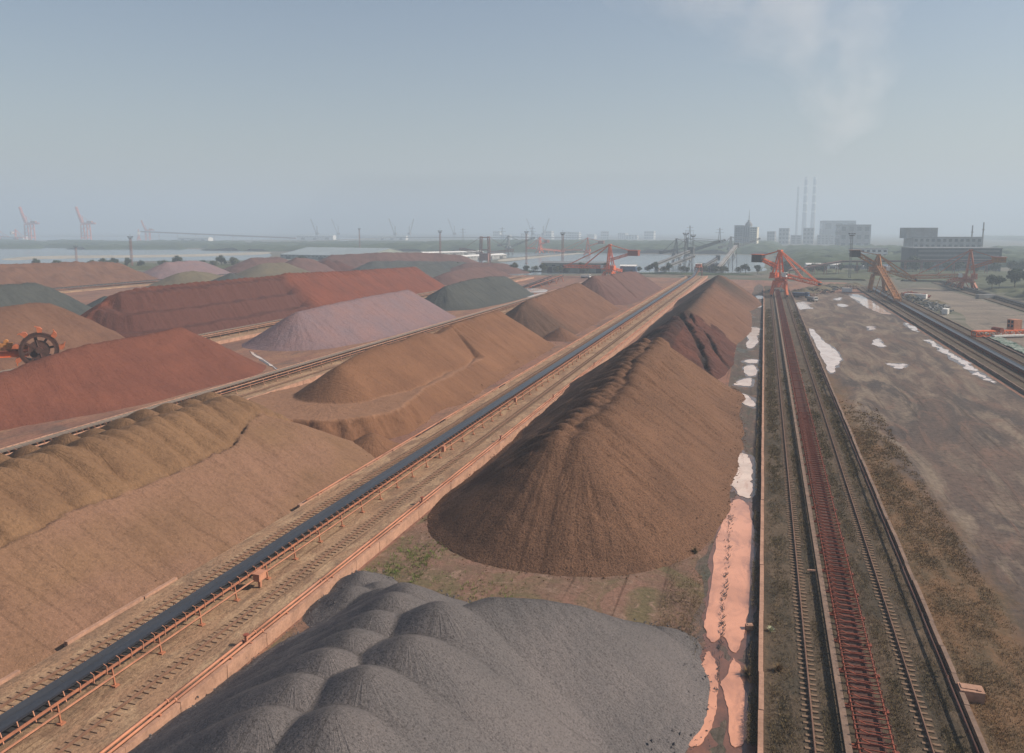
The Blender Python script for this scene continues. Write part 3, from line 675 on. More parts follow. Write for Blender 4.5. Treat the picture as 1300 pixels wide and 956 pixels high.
# ------------------------------------------------------------------ rails
def rail_line(x, z, y0, y1, label, group, mat, slen=1.6, step=0.85, sl=None, ns=100, sz=.16, wobble=0.05):
    t = empty('rail_track', (x, y0, z), 0, label, 'rail track', group)
    L = y1 - y0
    r = MB()
    r.box((0, L / 2, .27), (.09, L, .05)); r.box((0, L / 2, .18), (.035, L, .13)); r.box((0, L / 2, .10), (.20, L, .03))
    r.build('rail', s_rail, t)
    if sl is None: return t
    b = MB(); b.box((0, 0, .01), (slen, .26, sz)); b.box((.13, 0, .105), (.12, .12, .05)); b.box((-.13, 0, .105), (.12, .12, .05))
    me = b.mesh('sleeper'); me.materials.append(sl)
    rr = random.Random(int(x * 10)); k = 0; y = 8.0; rest = MB()
    while y < L - 1:
        dx = rr.uniform(-wobble, wobble); dr = rr.uniform(-.03, .03)
        if y > 44 and k < ns:
            o = link('sleeper', me, None, t, loc=(dx, y, rr.uniform(-.02, .02))); o.rotation_euler = (0, 0, dr); k += 1
        else: rest.box((dx, y, .01), (slen, .26, sz), dr)
        y += step
    o = rest.build('sleeper', sl, t); o['kind'] = 'stuff'
    return t
GR = 'single rails on sleepers along the conveyors'
rail_line(-58.3, 1.0, 6, 690, 'left rail on tan sleepers beside the dark conveyor belt', GR, s_rail, 1.7, 0.8, s_sleeper)
rail_line(-48.9, 1.0, 6, 690, 'right rail on tan sleepers between the dark conveyor belt and the twin pipes', GR, s_rail, 1.5, 0.8, s_sleeper)
rail_line(5.35, .36, 6, 560, 'left rail of the grassy strip, between the long kerb and the empty red conveyor frame', GR, s_rail, 1.35, 0.85, s_oldsleeper, wobble=.1)
rail_line(13.95, .36, 6, 560, 'right rail of the grassy strip, right of the empty red conveyor frame', GR, s_rail, 1.35, 0.85, s_oldsleeper, wobble=.1)
rail_line(-125.7, 1.0, 40, 690, 'left rail beside the second belt conveyor', GR, s_rail, 1.5, 0.8, s_sleeper, ns=0)
rail_line(-116.3, 1.0, 40, 690, 'right rail beside the second belt conveyor', GR, s_rail, 1.5, 0.8, s_sleeper, ns=0)
rail_line(66.6, .36, 150, 610, 'left rail of the dark strip along the right edge of the brown field', GR, s_rail, 1.3, 0.85, s_oldsleeper, ns=0)
rail_line(75.4, .36, 150, 610, 'right rail of the dark strip beyond the brown field', GR, s_rail, 1.3, 0.85, s_oldsleeper, ns=0)

# ------------------------------------------------------------------ kerb walls and pipes
def wall(x, w_, h, y0, y1, mat, label, seg=6.0, group='low walls edging the rail strips', jit=.03, name='retaining_wall', gaps=()):
    b = MB(); y = y0; rr = random.Random(int(abs(x) * 7) + 3)
    while y < y1:
        l = min(seg, y1 - y)
        if not any(a < y < c_ for a, c_ in gaps):
            b.box((rr.uniform(-jit, jit), y + l / 2 - y0, h / 2 - .15 + rr.uniform(-.03, .03)), (w_, l - .05, h + .3))
        y += l
    o = b.build(name, mat); o.location = (x, y0, 0); tag(o, label, 'wall', group); return o
wall(1.35, .42, .95, -20, 562, s_conc, 'long straight dusty pink kerb wall between the puddles and the grassy strip')
wall(17.75, .40, .85, -20, 562, s_concb, 'brown kerb wall right of the grassy strip, edging the brown field', seg=5, jit=.06)
b = MB().box((0, 0, .45), (1.9, 1.3, 1.1)).box((-.2, .1, 1.03), (1.2, .8, .08)).box((.55, -.25, 1.04), (.3, .3, .1)).build('concrete_block', s_conc)
b.location = (18.6, 72.6, 0); tag(b, 'dusty concrete block at the near end of the brown kerb wall', 'concrete block')
wall(-61.7, .40, 1.25, 30, 690, s_conc, 'broken dusty kerb wall at the foot of the tan ribbed pile', seg=5, jit=.12, gaps=[(46, 52), (66, 92), (132, 150), (180, 186)])
wall(-44.6, .45, 1.35, -10, 700, s_conc, 'sunlit pink wall under the twin pipes beside the grey heap')
wall(-129.0, .35, 1.2, 40, 690, s_conc, 'far kerb wall behind the second belt conveyor')
wall(-112.9, .35, 1.2, 40, 690, s_conc, 'near kerb wall in front of the second belt conveyor')
wall(-198.0, .35, 1.2, 120, 640, s_conc, 'kerb wall behind the third belt conveyor at the foot of the rust red pile')
wall(-181.9, .35, 1.2, 120, 640, s_conc, 'kerb wall in front of the third belt conveyor')
wall(63.0, .35, .8, -20, 618, s_concb, 'dark kerb wall along the far right side of the brown field', jit=.05)
wall(79.6, .35, .8, 100, 618, s_concb, 'dark kerb wall behind the right hand rail strip', jit=.05)

def pipe(x, z, y0, y1, r, mat, label, group='dusty pipes lying on the walls', every=9.0, foot=1.0):
    t = empty('water_pipe', (x, y0, 0), 0, label, 'pipe', group)
    b = MB(); L = y1 - y0; y = 0
    while y < L:
        e = min(L, y + 12); b.tube((0, y, z), (0, e - .1, z), r, 8); b.tube((0, e - .25, z), (0, e - .12, z), r * 1.7, 8); y = e
    b.build('pipe_run', mat, t, True)
    s = MB().box((0, 0, z - r - .06), (.35, .18, .14)).mesh('pipe_saddle'); s.materials.append(mat)
    for i in range(min(60, int(L / every))):
        link('pipe_saddle', s, None, t, loc=(0, 4 + i * every, 0))
    return t
pipe(-44.75, 1.62, -10, 690, .12, s_pipe, 'outer pipe of the twin pipes on the sunlit pink wall')
pipe(-45.6, 1.35, -10, 690, .13, s_pipe, 'inner pipe of the twin pipes, on the side of the dark conveyor belt')
pipe(16.95, 1.05, -10, 555, .11, s_dkrust, 'rusty pipe running along the grassy side of the brown kerb wall')
pipe(-61.0, 1.7, 96, 600, .11, s_pipe, 'dusty pipe on the broken kerb wall at the foot of the tawny pile')
# valve stands on the twin pipes
t = empty('valve_stand', (-45.2, 60, 0), 0, 'small rusty valve stand on the twin pipes', 'valve', 'valve stands on the twin pipes')
MB().box((0, 0, 1.5), (.25, .25, .9)).box((0, 0, 1.3), (1.3, .2, .2)).build('valve_body', s_pipe, t)
MB().tube((0, 0, 2.05), (0, 0, 2.12), .28, 12).tube((0, 0, 1.9), (0, 0, 2.1), .05, 6).build('hand_wheel', s_redrust, t)
for y, l in ((101, 'second'), (137, 'third'), (176, 'fourth'), (223, 'fifth')):
    dup(t, None, (-45.2, y, 0), label='small rusty valve stand on the twin pipes, %s from the near end' % l)
t['label'] = 'small rusty valve stand on the twin pipes, nearest of them'

# ------------------------------------------------------------------ belt conveyors
def conveyor(xc, y0, y1, zb, label, belt=True, frame=s_orange, idm=s_dark, step=1.4, rise=None, near=0, half=1.0, leg_step=5.6, guard=True, name='belt_conveyor', cat='conveyor', tray=True, deck=False, brk=s_pinkish, bm_=None):
    t = empty(name, (xc, y0, 0), 0, label, cat, 'belt conveyors of the yard')
    L = y1 - y0
    def zz(y): return zb + (rise(y) if rise else 0)
    ys = [0.0, near]
    while ys[-1] < L: ys.append(min(L, ys[-1] + 15))
    ys = sorted(set(ys))
    def strip(sec, name, mat, smooth=False):
        b = MB(); n = len(sec); vs = []
        for y in ys:
            for sx, sz in sec: vs.append((sx, y, zz(y) + sz))
        fs = [(i * n + j, i * n + (j + 1) % n, (i + 1) * n + (j + 1) % n, (i + 1) * n + j) for i in range(len(ys) - 1) for j in range(n)]
        fs += [tuple(range(n)), tuple(range(len(vs) - 1, len(vs) - n - 1, -1))]
        b.add(vs, fs); return b.build(name, mat, t)
    if belt:
        strip([(-half, .26), (-half * .42, .03), (half * .42, .03), (half, .26), (half, .23), (half * .44, 0), (-half * .44, 0), (-half, .23)], 'carrying_belt', bm_ or s_belt)
        strip([(-half, -.62), (half, -.62), (half, -.65), (-half, -.65)], 'return_belt', s_dark)
    for sx in (-1, 1):
        strip([(sx * (half + .22) - .05, -.34), (sx * (half + .22) + .05, -.34), (sx * (half + .22) + .05, -.12), (sx * (half + .22) - .05, -.12)], 'side_stringer', frame)
    if guard:
        strip([(half + .62, -.86), (half + .74, -.86), (half + .74, -.74), (half + .62, -.74)], 'guard_rail', brk)
        strip([(-half - .74, -.86), (-half - .62, -.86), (-half - .62, -.74), (-half - .74, -.74)], 'guard_rail', brk)
    # one idler set: three rollers, cross beam and the bent end brackets
    b = MB(); hw = half + .2
    b.box((0, 0, -.13), (2 * hw, .10, .07))
    b.tube((-half * .42, 0, -.02), (half * .42, 0, -.02), .055, 6)
    for s in (-1, 1):
        b.tube((s * half * .45, 0, 0), (s * (half - .02), 0, .2), .055, 6)
    im = b.mesh('idler_roller'); im.materials.append(idm)
    e = MB()
    for s in (-1, 1):
        e.beam((s * (hw + .08), 0, -.55), (s * (hw + .10), 0, .18), .07, .07); e.beam((s * (hw + .10), 0, .18), (s * (half - .05), 0, .33), .06, .06)
    e.beam((-hw - .08, 0, -.55), (hw + .08, 0, -.55), .07)
    em = e.mesh('idler_bracket'); em.materials.append(brk)
    rest, rest2 = MB(), MB(); k = 0; y = step
    while y < L:
        if y >= near and k < 100:
            link('idler_set', im, None, t, loc=(0, y, zz(y))); link('idler_bracket', em, None, t, loc=(0, y, zz(y))); k += 1
        elif y < 330 or not belt:
            z = zz(y); rest.box((0, y, z - .13), (2 * hw, .12, .1))
            for s in (-1, 1): rest2.beam((s * (hw + .08), y, z - .55), (s * (half), y, z + .31), .08, .08)
        y += step
    if rest.v:
        o = rest.build('idler_set', idm, t); o['kind'] = 'stuff'; o = rest2.build('idler_bracket', brk, t); o['kind'] = 'stuff'
    # legs
    y = 2.0; k = 0
    while y < L and k < 100:
        z = zz(y); g = 0.9 if zb > 2 else 0.3
        b = MB()
        for s in (-1, 1):
            b.beam((s * (hw + .02), 0, z - .3), (s * (hw + .25), 0, g), .12, .12); b.box((s * (hw + .25), 0, g + .1), (.5, .5, .25))
        b.beam((-hw - .12, 0, g + .55 * (z - g)), (hw + .12, 0, g + .55 * (z - g)), .09, .09)
        if z - g > 3: b.beam((-hw - .25, 0, g + .1), (hw, 0, z - .4), .08, .08); b.beam((hw + .25, 0, g + .1), (-hw, 0, z - .4), .08, .08)
        b.build('support_leg', frame, t, loc=(0, y, 0)); k += 1; y += leg_step if y < 330 else leg_step * 2.2
    if deck:
        strip([(-half - 1.3, -.3), (-half - .3, -.3), (-half - .3, -.26), (-half - 1.3, -.26)], 'walkway', s_grey)
    return t
c1 = conveyor(-53.3, 4, 706, 2.95, 'long orange framed conveyor with a dark blue grey belt crossing the picture diagonally', frame=s_conv, near=42, rise=lambda y: max(0, (y - 655)) * 0.09)
b = MB().box((1.95, 0, 1.75), (.8, 1.3, .8)).box((1.95, 0, 2.18), (.95, 1.45, .07)).beam((1.95, 0, .5), (1.95, 0, 1.4), .3)
b.build('drive_box', s_pinkish, c1, loc=(0, 67, .6))
for y in (120, 162, 226, 300): MB().box((2.0, 0, 2.3), (.5, .8, 1.0)).build('switch_box', s_pinkish, c1, loc=(0, y, .3))
conveyor(9.75, 4, 556, 1.25, 'long empty conveyor frame of rusty red idlers without a belt, between two rails', belt=False, frame=s_redrust, idm=s_redrust, brk=s_redrust, step=1.25, near=50, guard=False, half=1.05, name='idler_conveyor', cat='conveyor')
b = MB().box((0, 0, 0), (.5, 560, .12)); b = b.build('cable_duct', s_concb); b.location = (7.75, 260, .92); tag(b, 'brown dusty cable duct along the left side of the empty red conveyor frame', 'cable duct')
conveyor(-121, 40, 690, 2.9, 'second belt conveyor, behind the tan ribbed pile', frame=s_conc, near=40, deck=True, step=1.4, bm_=s_dustbelt)
conveyor(-190, 130, 640, 2.9, 'third belt conveyor, at the foot of the rust red pile', frame=s_conc, near=100, deck=True, step=1.8, bm_=s_dustbelt)
conveyor(-433, 300, 640, 2.9, 'farthest belt conveyor, in front of the broad sandy brown pile', frame=s_grey, near=60, deck=False, step=3.0, leg_step=9)
conveyor(71, 150, 600, 1.3, 'rusty red conveyor along the dark rail strip right of the brown field', frame=s_redrust, idm=s_dark, brk=s_redrust, near=60, step=1.6)
conveyor(131, 380, 680, 1.6, 'dark conveyor behind the pale gravel yard at the right edge', frame=s_dark, idm=s_dark, brk=s_grey, near=60, step=2.5, bm_=s_dark)
# cross-section spill grid under the empty frame
b = MB().box((9.75, 262, .42), (1.8, 560, .06)).build('spillage', s_dkrust); tag(b, 'dark ore spillage lying under the empty red conveyor frame', 'spillage')

# head house of the long conveyor
t = empty('transfer_station', (-53.3, 712, 0), 0, 'small orange transfer station where the long conveyor ends at the trees', 'transfer station')
b = MB()
for sx in (-3, 3):
    for sy in (-4, 4): b.box((sx, sy, 4), (.6, .6, 8))
for z in (4, 8): b.box((0, 0, z), (7, 9, .3))
b.build('steel_frame', s_dusk, t)
MB().box((0, 0, 9.4), (5, 7, 2.6)).box((0, -6, 8.3), (3.2, 6, 1.4)).build('chute_housing', s_orange, t)
MB().box((0, 0, 10.9), (5.8, 7.8, .25)).build('roof', s_white, t)

# ------------------------------------------------------------------ stackers and reclaimers
def rot(a, x, y=0.0): return (x * math.cos(a) - y * math.sin(a), x * math.sin(a) + y * math.cos(a))

def stacker(label, x, y, ang, L, zr, ztip, zm, cl, cz, col, group='rail mounted stackers over the yard', gauge=9.0, cwcol=None, cab=True, trip=None, tripz=3.0, bw=2.4, cwsize=(8, 4.5, 4.2), name='stacker', armw=1.6):
    a = R(ang); t = empty(name, (x, y, 0), 0, label, 'stacker', group)
    cwcol = cwcol or s_dark
    def P(d, s, z): px, py = rot(a, d, s); return (px, py, z)
    for sx in (-1, 1):
        for sy in (-1, 1):
            MB().beam((sx * gauge / 2, sy * 5.5, 1.6), (sx * 3.0, sy * 2.6, zr - 3.2), 1.4, 1.4).build('portal_leg', col, t)
            b = MB().box((sx * gauge / 2, sy * 5.5, 1.25), (.8, 5.0, .7))
            bo = b.build('bogie', s_dark, t)
            wm = MB()
            for q in (-1.8, -.6, .6, 1.8): wm.tube((sx * gauge / 2 - .12, sy * 5.5 + q, .95), (sx * gauge / 2 + .12, sy * 5.5 + q, .95), .42, 10)
            wm.build('wheel', s_dark, bo)
    MB().box((0, 0, zr - 3.0), (7.6, 7.2, .9)).build('portal_deck', col, t)
    MB().tube((0, 0, zr - 2.6), (0, 0, zr - 1.3), 3.0, 20).build('turntable', col, t, True)
    b = MB(); b.box((0, 0, zr - .95), (11, 6.4, .55), a)
    for s in (-1, 1):
        b.beam(P(-5.4, s * 3.1, zr + .35), P(5.4, s * 3.1, zr + .35), .09); b.beam(P(-5.4, s * 3.1, zr - .1), P(5.4, s * 3.1, zr - .1), .07)
        for q in range(7): b.beam(P(-5.4 + q * 1.8, s * 3.1, zr - .7), P(-5.4 + q * 1.8, s * 3.1, zr + .35), .07)
    b.build('platform', col, t)
    px, py = rot(a, -3.6, 0)
    MB().box((px, py, zr + .75), (3.6, 4.6, 2.6), a).box((px, py, zr + 2.12), (4.0, 5.0, .15), a).build('machine_house', col, t)
    # mast
    top = zm; b = MB()
    for s in (-1, 1):
        b.beam(P(1.2, s * 2.4, zr - .7), P(-.4, s * .9, top), 1.0, 1.0); b.beam(P(-4.4, s * 2.4, zr - .7), P(-.8, s * .9, top), .75, .75)
        for f in (.3, .55, .78):
            q1 = Vector(P(1.2, s * 2.4, zr - .7)).lerp(Vector(P(-.4, s * .9, top)), f); q2 = Vector(P(-4.4, s * 2.4, zr - .7)).lerp(Vector(P(-.8, s * .9, top)), f)
            b.beam(q1, q2, .28)
    for f in (.25, .5, .75, 1):
        q1 = Vector(P(1.2, 2.4, zr - .7)).lerp(Vector(P(-.4, .9, top)), f); q2 = Vector(P(1.2, -2.4, zr - .7)).lerp(Vector(P(-.4, -.9, top)), f)
        b.beam(q1, q2, .3)
    b.box(P(-.6, 0, top + .3), (2.4, 2.6, .8), a)
    b.build('mast', col, t)
    # boom
    r0 = Vector(P(2.0, 0, zr + .6)); tp = Vector(P(L, 0, ztip)); b = MB()
    b.truss(r0, tp, bw, 2.0, max(6, int(L / 3)), .42)
    b.beam(r0 + Vector((0, 0, .9)), tp + Vector((0, 0, .7)), bw * .5, .12)
    bo = b.build('boom', col, t)
    d = (tp - r0).normalized(); sd_ = Vector((-d.y, d.x, 0)).normalized()
    MB().tube(tp - sd_ * bw * .6, tp + sd_ * bw * .6, .75, 12).build('tip_pulley', s_dark, bo, True)
    b = MB()
    for s in (-1, 1): b.beam(r0 + sd_ * s * bw * .62 + Vector((0, 0, 1.7)), tp + sd_ * s * bw * .62 + Vector((0, 0, 1.7)), .1)
    n = int(L / 2.2)
    for i in range(n + 1):
        for s in (-1, 1):
            e = r0.lerp(tp, i / n) + sd_ * s * bw * .62; b.beam(e + Vector((0, 0, .6)), e + Vector((0, 0, 1.7)), .07)
    b.build('handrail', col, bo)
    for f in (.52, .93):
        for s in (-1, 1):
            MB().beam(P(-.4, s * .9, top + .2), r0.lerp(tp, f) + sd_ * s * bw * .45 + Vector((0, 0, .9)), .40).build('tie_rod', col, t)
    # counterweight arm
    q0 = Vector(P(-1.6, 0, zr + (top - zr) * .36)); q1 = Vector(P(-cl, 0, cz)); b = MB()
    b.truss(q0, q1, armw * 1.6, armw, max(3, int(cl / 3)), .5)
    b.build('counterweight_arm', col, t)
    b = MB(); cx, cy, czz = P(-cl - 1, 0, cz)
    b.box((cx, cy, cz), cwsize, a)
    for i in range(6):
        kx, ky = rot(a, -cl - 1 - cwsize[0] / 2 + (i + .5) * cwsize[0] / 6, 0); b.box((kx, ky, cz), (.18, cwsize[1] + .3, cwsize[2] + .3), a)
    b.build('counterweight', cwcol, t)
    b = MB()
    b.box((cx, cy, cz + cwsize[2] / 2 + .25), (cwsize[0] + 1.2, cwsize[1] + 1.2, .2), a); b.build('counterweight_deck', col, t)
    for s in (-1, 1):
        MB().beam(P(-.6, s * .9, top + .2), P(-cl + 1, s * 1.4, cz + 1.6), .40).build('back_stay', col, t)
    if cab:
        cx, cy = rot(a, 4.6, -3.0 * (1 if math.cos(a) > 0 else -1))
        cb = MB().box((cx, cy, zr + 1.2), (2.4, 2.2, 2.6), a).build('operator_cab', s_white, t)
        MB().box((cx, cy, zr + 1.6), (2.48, 1.7, 1.1), a).build('cab_window', s_glass, cb)
    MB().truss((gauge / 2 + .2, 5.0, 1.2), (3.6, 3.4, zr), 1.1, 1.1, 5, .14, (0, 1, 0)).build('stair_tower', col, t)
    if trip:
        dy, zt = trip
        p0 = Vector((0, dy * .05, zt)); p1 = Vector((0, dy, tripz)); b = MB()
        b.truss(p0, p1, 3.2, 1.8, max(8, int(abs(dy) / 4)), .3); b.beam(p0 + Vector((0, 0, .5)), p1 + Vector((0, 0, .5)), 1.7, .12)
        for s in (-1, 1): b.beam(p0 + Vector((s * 1.9, 0, 2)), p1 + Vector((s * 1.9, 0, 2)), .1)
        tr = b.build('tripper_frame', col, t)
        for f in (.25, .5, .78):
            e = p0.lerp(p1, f)
            for s in (-1, 1): MB().beam((s * 1.6, e.y, e.z - .9), (s * gauge / 2, e.y + .4, 1.0), .4).build('tripper_leg', col, tr)
    return t

stacker('bright orange stacker at the far end of the empty red conveyor frame', 10, 505, -28, 25, 12.5, 9.0, 27.5, 13.5, 22.8, s_bright, trip=(55, 11), cwsize=(6.5, 5, 4.4))
m1 = stacker('red orange stacker behind the dark brown pile with its arm reaching left', -124, 668, 168, 42, 8.2, 8.6, 27.5, 21, 21.0, s_bright, cwcol=s_redrust, trip=(60, 8), cwsize=(9, 5, 4.2))
stacker('ochre and brown stacker whose sloping feeder runs down towards the brown field', 71, 560, 10, 23, 14.5, 8.5, 24, 14, 25.0, s_ochre, cwcol=s_dark, trip=(-84, 16.5), tripz=2.2, cwsize=(5.5, 5, 4), armw=2.2)
stacker('orange stacker at the right edge with its ochre weight box pointing right', 131, 600, 172, 34, 8.8, 8.0, 26.5, 16, 20.5, s_orange, cwcol=s_ochre, trip=(55, 8), cwsize=(8, 4, 3.2))
far1 = dup(m1, None, (-362, 1310, 0), rz=R(-30), label='faint pink stacker on the river bank, left of the tall light mast pair')
dup(m1, None, (-262, 1225, 0), rz=R(10), label='faint pink stacker on the river bank behind the red orange stacker')
# far grey machines with a raised arm
mg = stacker('grey stacker with a long raised arm above the river, right of the red orange stacker', -92, 905, 12, 46, 12, 27.5, 30, 16, 15, s_grey, cwcol=s_grey, cwsize=(5, 4, 3))
dup(mg, None, (-90, 1010, 0), rz=R(4), label='grey stacker with a raised arm behind the pair of light masts', )
dup(mg, None, (-45, 1200, 0), rz=R(20), label='faint grey stacker on the far bank just left of the tower block')
dup(mg, None, (-395, 1240, 0), rz=R(-20), label='faint grey stacker with a raised arm left of the second tall mast')

# lattice portal machine
t = empty('portal_stacker', (-325, 925, 0), 0, 'rose brown portal machine with two lattice towers and long arms on both sides', 'stacker', 'rail mounted stackers over the yard')
for s in (-1, 1): MB().truss((s * 5.2, s * 1.5, 1), (s * 4.4, s * 1.2, 32), 2.4, 2.4, 9, .5).build('tower', s_dusk, t)
MB().beam((-4.6, -1.2, 31), (4.6, 1.2, 31), 1.0, 1.2).beam((-4.6, -1.2, 16), (4.6, 1.2, 16), 1.0, 1.4).build('cross_beam', s_dusk, t)
MB().box((0, 0, 7), (11, 9, 8)).box((0, 0, 11.4), (12, 10, .5)).build('machine_house', s_dusk, t)
MB().truss((3, 1, 12), (33, 12, 15.5), 2.4, 2.4, 9, .5).build('feeder_arm', s_dusk, t)
MB().truss((-3, -1, 12), (-30, -8, 17), 2.4, 2.4, 8, .5).build('boom', s_dusk, t)
for s in (-1, 1):
    MB().beam((s * 4.4, s * 1.2, 32), (s * 26, s * 9, 16.5), .35).build('tie_rod', s_dusk, t)
for sx in (-6, 6):
    for sy in (-4, 4): MB().beam((sx, sy, 0), (sx * .7, sy * .7, 6), 1.0).build('portal_leg', s_dusk, t)

# ------------------------------------------------------------------ bucket wheel reclaimer
def reclaimer():
    t = empty('bucket_wheel_reclaimer', (-193, 118, 0), 0, 'orange bucket wheel on a long arm over the brick red pile at the left edge', 'reclaimer')
    wc = Vector((-165.4 + 193, 146.9 - 118, 11.6)); d = Vector((wc.x, wc.y, 0)).normalized(); sdv = Vector((-d.y, d.x, 0))
    base = Vector((0, 0, 11.0)); tip = wc - d * 1.0
    # the wheel
    wr = MB(); n = 36; rad = 4.2
    for ri, ro, o1, o2 in ((rad - 1.0, rad, -.8, -.55), (rad - 1.0, rad, .55, .8), (rad - .5, rad - .2, -.8, .8)):
        vs = []
        for i in range(n):
            an = 2 * math.pi * i / n; c_, s_ = math.cos(an), math.sin(an)
            for rr_ in (ri, ro):
                for o_ in (o1, o2): vs.append(wc - sdv * 1.6 + d * (rr_ * c_) + Vector((0, 0, rr_ * s_)) + sdv * o_)
        fs = []
        for i in range(n):
            a = i * 4; b_ = ((i + 1) % n) * 4
            fs += [(a, a + 1, b_ + 1, b_), (a + 2, b_ + 2, b_ + 3, a + 3), (a, b_, b_ + 2, a + 2), (a + 1, a + 3, b_ + 3, b_ + 1)]
        wr.add(vs, fs)
    C = wc - sdv * 1.6
    for i in range(8):
        an = 2 * math.pi * i / 8 + .2; wr.beam(C, C + d * (3.4 * math.cos(an)) + Vector((0, 0, 3.4 * math.sin(an))), .5)
    wr.tube(C - sdv * .9, C + sdv * .9, .8, 14)
    wr.tube(C - sdv * .2, C + sdv * .15, 2.3, 24)
    wheel = wr.build('bucket_wheel', s_dkrust, t)
    for i in range(9):
        an = 2 * math.pi * i / 9 + .15
        u = d * math.cos(an) + Vector((0, 0, math.sin(an))); v = d * -math.sin(an) + Vector((0, 0, math.cos(an)))
        b = MB(); o = C + u * rad
        # scoop: open curved shell with a toothed lip
        pr = [(0, -.75), (.75, -.85), (1.25, -.35), (1.35, .35)]
        vs = []
        for pu, pv in pr:
            for q in (-.95, .95): vs.append(o + u * pu + v * pv + sdv * q)
        for pu, pv in pr:
            for q in (-.7, .7): vs.append(o + u * (pu * .9) + v * (pv * .86 + .03) + sdv * q)
        fs = [(0, 1, 3, 2), (2, 3, 5, 4), (4, 5, 7, 6), (8, 10, 11, 9), (10, 12, 13, 11), (12, 14, 15, 13)]
        fs += [(0, 2, 10, 8), (2, 4, 12, 10), (4, 6, 14, 12), (1, 9, 11, 3), (3, 11, 13, 5), (5, 13, 15, 7), (6, 7, 15, 14)]
        b.add(vs, fs)
        for s in (-.93, .93): b.add([o + u * 0 + v * -.75 + sdv * s, o + u * .75 + v * -.85 + sdv * s, o + u * 1.25 + v * -.35 + sdv * s, o + u * 1.35 + v * .35 + sdv * s, o + sdv * s + v * .2], [(0, 1, 2, 3, 4)])
        for q in (-.6, -.2, .2, .6): b.beam(o + u * 1.3 + v * .3 + sdv * q, o + u * 1.5 + v * .75 + sdv * q, .16)
        b.build('bucket', s_orange, wheel)
    # boom: solid web plates, decks, handrail
    b = MB(); e = tip - d * 1.2 + Vector((0, 0, -.6)); s0 = base + Vector((0, 0, 0))
    for s in (-1, 1): b.beam(s0 + sdv * s * 1.3, e + sdv * s * 1.1, .3, 1.5)
    n = 14
    for i in range(n + 1):
        q = s0.lerp(e, i / n); b.beam(q - sdv * 1.3, q + sdv * 1.2, .25, .5)
    for s in (-1, 1):
        b.beam(s0 + sdv * s * 1.45 + Vector((0, 0, .25)), e + sdv * s * 1.3 + Vector((0, 0, .25)), .25, .1)
        b.beam(s0 + sdv * s * 1.45 - Vector((0, 0, .7)), e + sdv * s * 1.3 - Vector((0, 0, .7)), .35, .12)
    boom = b.build('boom', s_bright, t)
    b = MB()
    for s in (-1, 1):
        for z in (1.3, 1.85): b.beam(s0 + sdv * s * 1.9 + Vector((0, 0, z - .3)), e + sdv * s * 1.7 + Vector((0, 0, z - .3)), .06)
        b.beam(s0 + sdv * s * 1.8 + Vector((0, 0, .75)), e + sdv * s * 1.65 + Vector((0, 0, .75)), .8, .06)
        for i in range(25):
            q = s0.lerp(e, i / 24) + sdv * s * 1.8; b.beam(q + Vector((0, 0, .7)), q + Vector((0, 0, 1.6)), .07)
    b.build('handrail', s_redrust, boom)
    b = MB().beam(s0 + Vector((0, 0, .6)), e + Vector((0, 0, .4)), 1.5, .1); b.build('boom_belt', s_belt, boom)
    # drive, gearbox, chute at the wheel
    b = MB(); g = wc + sdv * .9 - d * .3
    b.box((g.x, g.y, g.z + .1), (1.9, 1.5, 1.7), math.atan2(d.y, d.x)); b.tube(g - sdv * 1.6, g + sdv * 1.2, .55, 12)
    h = g - d * 3.4; b.box((h.x, h.y, h.z + .7), (2.2, 1.3, 1.1), math.atan2(d.y, d.x)); b.tube(h + d * 1.1 + Vector((0, 0, .7)), h + d * 2.6 + Vector((0, 0, .7)), .45, 12)
    h = g - d * 6.4; b.box((h.x, h.y, h.z + .9), (2.6, 1.6, 1.9), math.atan2(d.y, d.x)); b.tube(h - sdv * .8 + Vector((0, 0, 2.2)), h + sdv * .8 + Vector((0, 0, 2.2)), .5, 12)
    b.build('wheel_drive', s_ochre, t)
    b = MB(); k = wc - sdv * 1.6
    b.add([k + d * -2.6 + Vector((0, 0, -2.0)), k + d * 1.6 + Vector((0, 0, -4.3)), k + d * 3.7 + Vector((0, 0, -2.4)), k + d * 1.0 + Vector((0, 0, -2.6)),
           k + sdv * 1.9 + d * -2.6 + Vector((0, 0, -2.0)), k + sdv * 1.9 + d * 1.6 + Vector((0, 0, -4.3)), k + sdv * 1.9 + d * 3.7 + Vector((0, 0, -2.4)), k + sdv * 1.9 + d * 1.0 + Vector((0, 0, -2.6))],
          [(0, 1, 2, 3), (7, 6, 5, 4), (0, 4, 5, 1), (1, 5, 6, 2), (2, 6, 7, 3), (3, 7, 4, 0)])
    b.build('transfer_chute', s_dark, t)
    # body of the machine, left of the frame
    for sx in (-1, 1):
        for sy in (-1, 1): MB().beam((sx * 4.7, sy * 5, 1.3), (sx * 2.6, sy * 2.6, 7.6), .9).box((sx * 4.7, sy * 5, 1.3), (.8, 4.5, .7)).build('portal_leg', s_bright, t)
    MB().tube((0, 0, 7.4), (0, 0, 9.0), 3, 20).box((0, 0, 9.4), (9, 6, .6), math.atan2(d.y, d.x)).build('turntable', s_bright, t)
    b = MB()
    for s in (-1, 1): b.beam(Vector((0, 0, 9.5)) + sdv * s * 2.2, Vector((0, 0, 23)) - d * 2 + sdv * s * .8, .6); b.beam(Vector((0, 0, 9.5)) - d * 5 + sdv * s * 2.2, Vector((0, 0, 23)) - d * 2 + sdv * s * .8, .5)
    b.build('mast', s_bright, t)
    MB().truss(Vector((0, 0, 12)), Vector((0, 0, 14)) - d * 20, 2.6, 2.2, 7, .4).build('counterweight_arm', s_bright, t)
    q = -d * 22; MB().box((q.x, q.y, 14), (6, 5, 4), math.atan2(d.y, d.x)).build('counterweight', s_ochre, t)
